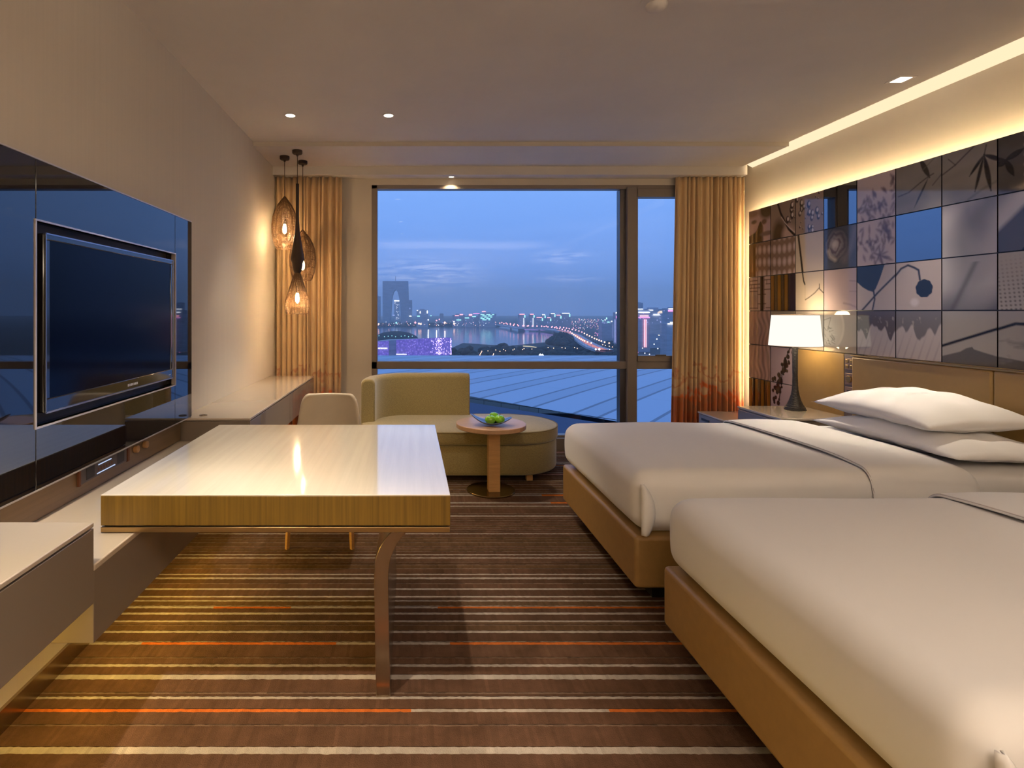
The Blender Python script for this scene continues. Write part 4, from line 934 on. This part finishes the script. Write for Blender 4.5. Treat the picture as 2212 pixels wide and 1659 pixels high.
def roof():
    n1, n2 = 60, 40; vs = []
    for j in range(n2):
        for i in range(n1):
            X = -45+175*i/(n1-1); yn = 64-1.05*(X-6.8); yn = max(yn, 22); Yy = yn+(122-yn)*j/(n2-1)
            z = -9.2+1.15*math.sin(PI*min(1, max(0, (Yy-40)/110)))*1.0-.0*X; vs.append((X, Yy, z))
    fs = [(j*n1+i, j*n1+i+1, (j+1)*n1+i+1, (j+1)*n1+i) for j in range(n2-1) for i in range(n1-1)]
    m = mat('pale_metal_roof', (.50, .56, .66), .38, spec=.5); nt = m.node_tree; b = nt.nodes['Principled BSDF']; t = N(nt, 'ShaderNodeTexCoord'); s = N(nt, 'ShaderNodeSeparateXYZ'); nt.links.new(t.outputs['Object'], s.inputs[0])
    def ma(op, a, b_, c=None):
        q = N(nt, 'ShaderNodeMath', operation=op)
        for k, x in enumerate((a, b_, c)):
            if x is None: continue
            if isinstance(x, (int, float)): q.inputs[k].default_value = x
            else: nt.links.new(x, q.inputs[k])
        return q.outputs[0]
    x, y = s.outputs[0], s.outputs[1]
    u = ma('ADD', ma('MULTIPLY_ADD', x, .76, 0.), ma('MULTIPLY', y, -.65)); cur = ma('MULTIPLY', ma('POWER', ma('MULTIPLY', ma('SUBTRACT', y, 60), .01), 2.0), 10.0); u = ma('SUBTRACT', u, cur)
    md = ma('FLOORED_MODULO', ma('ADD', u, 140.0+2.4), 7.0)
    l1 = ma('LESS_THAN', md, .38); l2 = ma('LESS_THAN', ma('ABSOLUTE', ma('SUBTRACT', md, 2.7), 0), .19); band = ma('LESS_THAN', md, 2.7)
    v = ma('ADD', ma('MULTIPLY', x, .65), ma('MULTIPLY', y, .76)); l3 = ma('MULTIPLY', ma('LESS_THAN', ma('FLOORED_MODULO', v, 13.0), .10), .35)
    lines = ma('MAXIMUM', ma('MAXIMUM', l1, l2), l3); dark = ma('MAXIMUM', ma('MULTIPLY', lines, .8), ma('MULTIPLY', band, .16))
    x_ = N(nt, 'ShaderNodeMix', data_type='RGBA'); nt.links.new(dark, x_.inputs['Factor']); x_.inputs['A'].default_value = (.30, .38, .50, 1); x_.inputs['B'].default_value = (.03, .05, .09, 1); nt.links.new(x_.outputs['Result'], b.inputs['Base Color'])
    t_ = empty('metal_roof', (0, 0, 0), label='vast pale metal roof with curved seams spreading just below the window', cat='roof')
    MB().add(vs, fs).build('roof_deck', m, t_, smooth=True)
    mb = MB(); pts = [(x0_, max(64-1.05*(x0_-6.8), 22)) for x0_ in (-45, -20, 0, 20, 46)]
    for (a, b1), (c, d) in zip(pts[:-1], pts[1:]): mb.add([(a, b1, -9.2), (c, d, -9.2), (c, d, -11.5), (a, b1, -11.5)], [(0, 1, 2, 3)])
    mb.build('fascia', mat('roof_fascia', (.12, .14, .2), .7), t_)
    mb = MB()
    for (a, b1), (c, d) in zip(pts[:-1], pts[1:]):
        mb.tube([(a, b1+.3, -8.75), (c, d+.3, -8.75)], .03, 4)
        for k in range(12): f = k/12; mb.tube([(a+(c-a)*f, b1+(d-b1)*f+.3, -9.2), (a+(c-a)*f, b1+(d-b1)*f+.3, -8.75)], .025, 3)
    mb.build('edge_railing', M['land'], t_)
    o = MB().box(-60, 60, 14, 70, -12, -11.6).build('lower_terrace', mat('pale_terrace', (.36, .42, .50), .6, noise=((.3, .3, .3), .1)), None); tag(o, 'pale flat lower terrace in front of the metal roof edge', 'terrace')
roof()

def lights_mesh(specs):
    """specs: (px0,px1,py0,py1,Y,mi)"""
    mb = MB()
    for a, b, c, d, Y, mi in specs:
        mb.cur = mi; p, q = P(a, c, Y), P(b, d, Y); mb.box(min(p[0], q[0]), max(p[0], q[0]), Y-1.2, Y-.2, min(p[2], q[2]), max(p[2], q[2]))
    return mb
def building(name, label, px0, px1, pyt, Y, lights=(), depth=None, win=0, seed=0, wl=5, cat='building', mt=None):
    x0, x1, zt = P(px0, 0, Y)[0], P(px1, 0, Y)[0], P(0, pyt, Y)[2]; t = empty(name, ((x0+x1)/2, Y, GZ), label=label, cat=cat)
    dp = depth or (x1-x0)*.8; l = t.location
    mb = MB(); mb.box(x0-l.x, x1-l.x, 0, dp, 0, zt-GZ)
    w_ = x1-x0; mb.box(x0+w_*.25-l.x, x1-w_*.3-l.x, dp*.2, dp*.7, zt-GZ, zt-GZ+w_*.08); mb.build('facade', mt or M['concr'], t)
    q = random.Random(seed); L_ = [tuple(s[:4])+(Y, s[4]) for s in lights]
    for _ in range(win):
        a = q.uniform(px0+.5, px1-1.5); b = q.uniform(pyt+3, min(pyt+40, 698)); L_.append((a, a+.7, b, b+.8, Y, wl))
    if L_:
        mb = lights_mesh(L_); mb.v = [(a-l.x, b-l.y, c-l.z) for a, b, c in mb.v]; mb.build('facade_lights', LM, t)['kind'] = 'stuff'
    return t
# the arch-shaped tower
def arch_tower():
    Y = 1600; t = empty('arch_tower', (P(855, 0, Y)[0], Y, GZ), label='tall arch-shaped tower with a pointed opening at the left of the skyline', cat='skyscraper'); l = t.location
    out = [(826.5, 740), (826.5, 607), (882, 606.5), (883, 640), (884.5, 740)]; inn = [(866.5, 740), (866, 700), (864.8, 668), (862.5, 645), (859, 631), (855, 625.5), (851, 629), (847.5, 641), (845.5, 662), (844, 690), (843.5, 740)]
    def c(p): q = P(p[0], p[1], Y); return (q[0]-l.x, max(q[2], GZ)-l.z)
    # build as left leg, right leg, top strips
    mb = MB(); L_ = [c(p) for p in inn]; n = len(inn); xo0, xo1 = c(out[0])[0], c(out[4])[0]; zt = c(out[1])[1]; xt0, xt1 = c(out[1])[0], c(out[2])[0]
    k = 5
    left = [(xo0, 0), (xt0, zt)]+[(L_[k][0], zt)]+L_[k:]; right = [(L_[k][0], zt), (xt1, zt), (c((883, 640))[0], c((883, 640))[1]), (xo1, 0)]+L_[:k+1]
    mb.prism(left, 1, 0, 45); mb.prism(right, 1, 0, 45); mb.build('tower_body', M['concr'], t)
    q = c((880, 0))[0]
    mb = MB(); mb.box(q, c((890.3, 0))[0], 5, 45, 0, c((0, 648))[1]); mb.build('side_block', M['concr'], t)
    mb = MB(); mb.tube([(c((854, 0))[0], 20, zt), (c((854, 0))[0], 20, c((0, 596))[1])], .8, 5); mb.build('mast', M['concr'], t)
    mb = lights_mesh([(848, 853, 680, 681.5, Y-3, 5), (884, 889, 682, 683.5, Y-3, 0), (885, 886, 665, 668, Y-3, 5)]); mb.v = [(a-l.x, b-l.y, c_-l.z) for a, b, c_ in mb.v]; mb.build('facade_lights', LM, t)['kind'] = 'stuff'
arch_tower()
building('office_tower', 'distant lit slim tower seen through the arch of the arch-shaped tower', 851.5, 863, 649, 2300, [(851.5, 862.5, 648.5, 651, 0)], win=26, seed=2, wl=0, cat='skyscraper')
building('office_tower', 'hazy dark tower cut by the left window frame beside the arch tower', 806, 822, 640, 1750, [], win=6, seed=3, cat='skyscraper')
building('office_block', 'squat block with two white vertical lights right of the arch tower', 900, 925, 669.5, 1450, [(907, 908.3, 672, 677, 0), (922, 924, 671, 677, 0), (901, 907, 682, 684, 2), (900, 903, 670, 671, 0)], win=8, seed=4)
building('office_block', 'hazy narrow block between the squat block and the pink lit roofs', 950, 958, 677.5, 1700, [], win=3, seed=5)
building('low_hall', 'low hall with pink and cyan light lines left of the terraced hotel', 979, 1004, 680, 1480, [(983, 991, 681, 682.5, 1), (993, 1000, 678.5, 680.5, 1), (986, 996, 690.5, 692, 2), (979, 982, 694, 696, 0)], win=5, seed=6)
building('low_hall', 'low hall with an arched cyan light line beside the terraced hotel', 1004, 1034, 683, 1470, [(1004, 1013, 686, 687.5, 2), (1013, 1020, 678.5, 682, 1), (1022, 1036, 676.5, 678, 4), (1020, 1028, 683, 684.5, 2)], win=6, seed=7)
building('terraced_hotel', 'broad stepped building outlined in cyan lights in the middle of the skyline', 1036, 1072, 678, 1450, [(1041, 1049, 672, 674, 1)]+[(1038+i*2.1, 1042+i*2.1, 679+j*2.8, 680.3+j*2.8, 2) for j in range(5) for i in range(0, 14-j, 2) if (i+j) % 3 != 1], win=8, seed=8)
res = [(1121, 1135, 679, 'first'), (1144, 1155, 679, 'second'), (1158, 1173, 686, ''), (1170, 1179, 680, ''), (1181, 1191, 686.5, ''), (1189, 1200, 677.5, ''), (1201, 1213, 681, ''), (1213, 1232, 677, '')]
labs = ['leftmost apartment tower with a pink roof light behind the bridge', 'slim apartment tower with a tall white vertical light behind the bridge', 'apartment block with glowing pink crown, third along the bridge skyline', 'small apartment tower behind the pink crowned block', 'lower apartment block with a cyan corner light, middle of the bridge row', 'dark apartment tower with white roof dots right of the lower block', 'apartment block with pink roof and cyan corner beside the widest block', 'widest apartment block with white roof dots and cyan corner, end of the row']
for k, ((a, b, yt, _), lb) in enumerate(zip(res, labs)):
    building('apartment_tower', lb, a, b, yt, 1150+25*k, [(a+1, b-2, yt-1, yt+.3, 1 if k in (0, 1, 2, 4, 6) else 0), (b-2.4, b-.4, yt+1.5, yt+7, 2)]+([(b-4, b-3.4, yt+8, 706, 0)] if k < 2 else []), win=4, seed=20+k)
building('apartment_tower', 'dark green-roofed tower with white roof dots left of the main window post', 1300, 1327, 693.5, 720, [(1301, 1303, 692, 694, 2), (1306, 1307.5, 690, 692, 0), (1309, 1311, 686, 690, 2), (1312, 1316, 695, 696.5, 2), (1320, 1322, 693, 695, 0), (1324, 1325, 700, 730, 5)], win=6, seed=31)
building('apartment_tower', 'tall tower with white crown lights touching the main window post', 1329, 1345, 675, 650, [(1330, 1342, 674.5, 677, 0), (1331, 1342, 683, 687, 4), (1334.5, 1335.3, 690, 745, 4), (1327.8, 1328.4, 690, 740, 5)], win=5, seed=32)
building('apartment_tower', 'rear tower with flat dark top seen in the right side window', 1376, 1389, 654, 900, [], win=2, seed=33)
building('apartment_tower', 'tower with red crown and double red light strip in the right side window', 1374, 1404, 670, 560, [(1376, 1388, 667, 668.3, 0), (1379, 1403, 674, 675.2, 0), (1382, 1400, 681.5, 683.5, 1), (1379, 1403, 685.5, 687, 4), (1391, 1391.7, 690, 750, 1), (1394.6, 1395.3, 690, 750, 1)], win=10, seed=34)
building('apartment_tower', 'broad dark rounded tower behind the red lit one in the right side window', 1397, 1437, 667.5, 620, [(1401, 1410, 669.5, 670.5, 0), (1411, 1424, 679, 681, 0)], win=10, seed=35)
building('apartment_tower', 'tower with pink and white crown beside the right curtain', 1442, 1475, 666, 700, [(1444, 1462, 666.5, 668, 0), (1443, 1462, 670, 673, 4)], win=4, seed=36)
building('apartment_tower', 'lower tower with a bright white crown beside the right curtain', 1440, 1478, 699, 520, [(1442, 1462, 698.5, 700.5, 0), (1447, 1462, 695.5, 697, 0)], win=8, seed=37)
# purple-lit building
def purple():
    Y = 480; t = empty('purple_building', (P(895, 0, Y)[0], Y, GZ), label='long building with glowing purple lattice facade on the lake shore', cat='building'); l = t.location
    def rl_(px, py, Y): q = P(px, py, Y); return (q[0]-l.x, q[1]-l.y, max(q[2], GZ)-l.z)
    def wallq(a, b, Ya, Yb, ta, tb_): return [rl_(a, 790, Ya), rl_(b, 790, Yb), rl_(b, tb_, Yb), rl_(a, ta, Ya)]
    fx = [(806, 840, 470, 470, 737.5, 735.5), (856, 947, 470, 478, 734, 729)]
    mbd = MB(); A = [rl_(806, 737.5, 471), rl_(947, 729, 479), rl_(975.5, 729, 505), rl_(840, 733, 540)]
    b_ = [(x, y, 0) for x, y, z in A]; mbd.add(b_+A, [(0, 1, 5, 4), (1, 2, 6, 5), (2, 3, 7, 6), (3, 0, 4, 7), (4, 5, 6, 7)]); mbd.build('block', M['concr'], t)
    mb = MB()
    for a, b, Ya, Yb, ta, tb_ in fx: mb.add(wallq(a, b, Ya, Yb, ta+.4, tb_+.4), [(0, 1, 2, 3)])
    mb.add(wallq(947, 975.5, 478, 504, 729.4, 729.4), [(0, 1, 2, 3)])
    m = mat('purple_lattice_facade', (.05, .05, .1), .6); nt = m.node_tree; bs = nt.nodes['Principled BSDF']; tt = N(nt, 'ShaderNodeTexCoord'); vo = N(nt, 'ShaderNodeTexVoronoi', inp={'Scale': .55}); nt.links.new(tt.outputs['Object'], vo.inputs[0])
    r = ramp(nt, [(.0, (.50, .42, 1)), (.30, (.16, .11, .62)), (.8, (.09, .07, .42))]); nt.links.new(vo.outputs['Distance'], r.inputs[0]); nt.links.new(r.outputs[0], bs.inputs['Emission Color']); bs.inputs['Emission Strength'].default_value = .85
    mb.build('lit_facade', m, t)
    q = random.Random(4); mb = MB(); mb.cur = 0
    for _ in range(170):
        a = q.gauss(948, 4.5) if q.random() < .55 else (q.uniform(972.5, 975.2) if q.random() < .5 else q.uniform(930, 974)); b = q.uniform(731, 766)
        Yq = 470+8*(a-856)/91 if a < 947 else 478+26*(a-947)/28.5
        p = rl_(a, b, Yq-.7); s_ = .30; mb.box(p[0]-s_, p[0]+s_, p[1]-.1, p[1]+.1, p[2]-s_, p[2]+s_)
    mb.build('light_dots', M['lpur2'], t)['kind'] = 'stuff'
    L_ = [(817+2.6*i, 818.4+2.6*i, 751, 753.5, 469, 0) for i in range(8)]+[(856+1.9*i, 857.2+1.9*i, 764.5, 766, 469, 0) for i in range(12)]
    mb = lights_mesh(L_); mb.v = [(a-l.x, b-l.y, c_-l.z) for a, b, c_ in mb.v]; mb.build('ground_floor_lights', LM, t)['kind'] = 'stuff'
purple()
# pavilion roof and three light poles
p = P(855, 0, 640); t = empty('lake_pavilion', (p[0], 640, GZ), label='low dark domed pavilion with teal lights behind the purple building', cat='building')
zt = P(0, 715.5, 640)[2]-GZ
MB().lathe([(27.5, 0), (27.5, zt*.45), (24, zt*.7), (16, zt*.9), (6, zt), (0.1, zt)], n=40).build('dome', M['land'], t, smooth=True)
mb = lights_mesh([(818+9*i+(i*7 % 4), 819.2+9*i+(i*7 % 4), 724.5+(i*5 % 3), 726+(i*5 % 3), 611, 2) for i in range(9)]); mb.v = [(a-p[0], b-640, c_-GZ) for a, b, c_ in mb.v]; mb.build('terrace_lights', LM, t)['kind'] = 'stuff'
for k, (px, py, lb) in enumerate(((925, 712, 'leftmost of three white light columns on the lake'), (943, 713.5, 'middle of three white light columns on the lake'), (961, 715.5, 'rightmost of three white light columns on the lake'))):
    a = P(px, py, 560); o = MB().box(-.4, .4, -.4, .4, 0, a[2]-GZ+0).build('light_column', M['lw'], None); o.location = (a[0], 560, GZ); tag(o, lb, 'light column')
# bridge
bp = [(1073, 700.5), (1100, 704), (1121, 708.6), (1150, 709.6), (1180, 710.4), (1205, 713), (1222, 717), (1242, 723), (1256, 733), (1270, 742), (1283, 748.6), (1310, 757)]
bz = -33.0; pts = []
for i in range(len(bp)-1):
    for k in range(6): f = k/6; pts.append(G(bp[i][0]*(1-f)+bp[i+1][0]*f, bp[i][1]*(1-f)+bp[i+1][1]*f, bz))
br = empty('lake_bridge', pts[30], label='long curved road bridge edged with pink and orange lights crossing the lake', cat='bridge'); l = br.location
def ribbon(dx, w_, z0, z1, sel=None):
    mb = MB(); n = len(pts); vs = []
    for i in range(n):
        a = Vector(pts[max(0, i-1)]); b = Vector(pts[min(n-1, i+1)]); d = (b-a); d.z = 0; d.normalize(); nr = Vector((d.y, -d.x, 0)); c = Vector(pts[i])+nr*dx
        for s_ in (-w_, w_):
            for z in (z0, z1): q = c+nr*s_; vs.append((q.x-l.x, q.y-l.y, z-l.z))
    if sel: vs = vs[4*sel[0]:4*(sel[1]+1)]; n = len(vs)//4
    fs = []
    for i in range(n-1):
        b = 4*i
        for a, c in ((0, 1), (1, 3), (3, 2), (2, 0)): fs.append((b+a, b+4+a, b+4+c, b+c))
    return mb.add(vs, fs)
ribbon(0, 8, bz-2, bz).build('deck', M['concr'], br)
ribbon(-8.5, .5, bz-3.2, bz-1.6, (12, 50)).build('edge_glow', emat('violet_edge_light', (.55, .25, .85), 1.5), br)
ribbon(0, 3.0, bz, bz+.15, (30, 65)).build('traffic_glow', emat('traffic_light_trail', (.7, .28, .30), .9), br)
mb = MB()
for i in range(0, len(pts), 7): p = pts[i]; mb.box(p[0]-1.5-l.x, p[0]+1.5-l.x, p[1]-1.5-l.y, p[1]+1.5-l.y, GZ-l.z, bz-2-l.z)
mb.build('pier', M['concr'], br)['kind'] = 'stuff'
for side in (-8, 8):
    for i in range(1, len(pts)-1, 2):
        p = Vector(pts[i]); d = Vector(pts[i+1])-Vector(pts[i-1]); d.normalize(); nr = Vector((d.y, -d.x, 0)); c = p+nr*side; s_ = .75*p.y/700+.15
        mb = MB(); mb.cur = 0; mb.box(-.1, .1, -.1, .1, 0, 4.5); mb.cur = 1; mb.lathe([(.01, -s_), (s_*.8, -s_*.6), (s_, 0), (s_*.8, s_*.6), (.01, s_)], c=(0, 0, 5), n=8)
        o = mb.build('lamp_post', [M['concr'], M['lo'] if i > 44 else M['lp']], br); o.location = (c.x-l.x, c.y-l.y, bz-l.z)
# trees
def belt(name, label, spots, seed):
    q = random.Random(seed); mb = MB()
    ico = bmesh.new(); bmesh.ops.create_icosphere(ico, subdivisions=2, radius=1); iv = [v.co.copy() for v in ico.verts]; jf = [tuple(v.index for v in f.verts) for f in ico.faces]; ico.free()
    for (px, py, zt, r) in spots:
        X, Yy, z = G(px, py); s_ = r*q.uniform(.7, 1.2); k1 = q.uniform(0, 6)
        mb.add([(X+v.x*s_*(1+.15*math.sin(5*v.y+k1)), Yy+v.y*s_, GZ+zt*.35+v.z*zt*.65*(1+.12*math.sin(7*v.x+k1))) for v in iv], jf)
    o = mb.build(name, M['leaf'], None, smooth=True); tag(o, label, 'trees', None, 'stuff')
q = random.Random(3); sp = []
for _ in range(150): px = q.uniform(978, 1345); f = (px-978)/367; top = 758-8*math.sin(PI*min(1, f*1.6)) if f < .6 else 757; sp.append((px, q.uniform(top, 782), q.uniform(3.5, 6), q.uniform(3.5, 6)))
belt('shore_trees', 'dark belt of trees on the near shore right of the purple building', sp, 1)
sp = []
for _ in range(70): a = q.uniform(0, 2*PI); r = q.random()**.5; sp.append((1213+30*r*math.cos(a), 742+6*r*math.sin(a), 13*(1-r*r*.75)+2, 5))
belt('island_trees', 'dark rounded clump of trees beside the bridge', sp, 2)
sp = [(q.uniform(1230, 1345), q.uniform(742, 752)*1.0, 4, 5) for _ in range(50)]
belt('roadside_trees', 'dark trees between the bridge road and the towers', sp, 4)
sp = [(q.uniform(812, 1075), q.uniform(703.5, 705.5), q.uniform(5, 11), 14) for _ in range(120)]
belt('far_shore_trees', 'dark tree line on the far lake shore', sp, 5)
# scattered lights
def specks(name, label, lst):
    mb = MB()
    for px, py, Y, s_, mi in lst:
        x, y, z = P(px, py, Y); r = s_*Y/F; mb.cur = mi; mb.add([(x-r, y, z), (x, y-r, z), (x+r, y, z), (x, y+r, z), (x, y, z-r), (x, y, z+r)], [(0, 1, 5), (1, 2, 5), (2, 3, 5), (3, 0, 5), (1, 0, 4), (2, 1, 4), (3, 2, 4), (0, 3, 4)])
    o = mb.build(name, LM, None); tag(o, label, 'city lights', None, 'stuff')
lst = []
for _ in range(95): lst.append((q.uniform(815, 1075), 703-abs(q.gauss(0, 4.5)), q.uniform(1380, 1440), q.uniform(.35, .8), q.choice([0, 1, 3, 0, 4, 5])))
for a, b, s_, m_ in ((897, 697, 2.6, 1), (905, 699, 2.2, 3), (909, 700, 2.2, 3), (961, 697, 2.6, 3), (943, 692.5, 2, 1), (949, 690, 1.8, 1), (981, 699.5, 2.2, 3), (856, 697.5, 2.4, 2), (925, 691, 1.8, 0), (818, 700, 2, 3), (931, 682, 1.5, 2), (940, 711, 2.4, 4)): lst.append((a, b, 1370, s_, m_))
specks('far_shore_lights', 'cluster of white and pink city lights along the far lake shore', lst)
lst = []
for _ in range(150): lst.append((q.uniform(1233, 1300), q.uniform(688, 712), q.uniform(900, 1300), q.uniform(.3, .75), q.choice([1, 1, 3, 4, 0])))
for _ in range(14): lst.append((q.uniform(1285, 1298), q.uniform(718, 726), 800, .7, q.choice([1, 4])))
specks('district_lights', 'dense pink and orange town lights right of the bridge', lst)
lst = []
for a, b in ((1132, 753), (1129, 755), (1149, 754), (1184, 751), (1196, 752), (1214, 751), (1221, 752), (1241, 751), (1247, 752.5), (1054, 758), (1071, 756), (1080, 759), (1088, 755), (1092, 757.5), (1108, 756), (1111, 754), (1302, 744.5), (1308, 746), (1316, 748), (1323, 749.5), (1340, 751), (1317, 755)): lst.append((a, b, 430, 1.0, 3))
for k in range(8): lst.append((1031+k*1.4, 777-k*2.6, 380+k*12, 1.1, 3)); lst.append((1062+k*.6, 777-k*1.8, 380+k*10, 1.0, 3))
for a, b, s_, m_ in ((1019, 776, 3.0, 3), (1078, 776, 3.0, 3), (1167, 767, 3.4, 0), (1171.5, 767.5, 3.2, 0), (1287, 754.5, 2.4, 0), (1294.5, 754.5, 2.8, 0), (1388, 752, 1.2, 0), (1419, 732.5, 1.6, 0), (1413, 743.5, 1.4, 0), (1421, 753, 1.4, 0), (1455, 753, 1.5, 0), (1393, 763, 1.4, 0), (1403, 765.5, 1.4, 0), (1378, 761, 1.2, 4)): lst.append((a, b, 370, s_, m_))
specks('street_lights', 'orange and white street and car lights between the near trees', lst)
# faint footbridge glow
o = MB().tube([G(1130+6.2*i, 747.5+.35*i*i*.25+(.2*i), -36) for i in range(7)], .5, 4).build('footbridge', emat('footbridge_light', (.8, .72, .5), .8), None); tag(o, 'thin pale lit footbridge arc on the near shore', 'footbridge')
# evening haze over the lake
hz = MB().box(-2600, 2600, 150, 4800, GZ-2, 190).build('evening_haze', None, None); hz.data.materials.clear()
m = bpy.data.materials.new('evening_haze'); m.use_nodes = True; nt = m.node_tree; nt.nodes.clear(); vs_ = N(nt, 'ShaderNodeVolumeScatter', inp={'Color': (.86, .95, 1, 1), 'Density': .00040, 'Anisotropy': 0.}); oo = N(nt, 'ShaderNodeOutputMaterial'); nt.links.new(vs_.outputs[0], oo.inputs['Volume']); hz.data.materials.append(m)
tag(hz, 'blue evening haze hanging over the lake and the distant towers', 'haze', None, 'stuff')
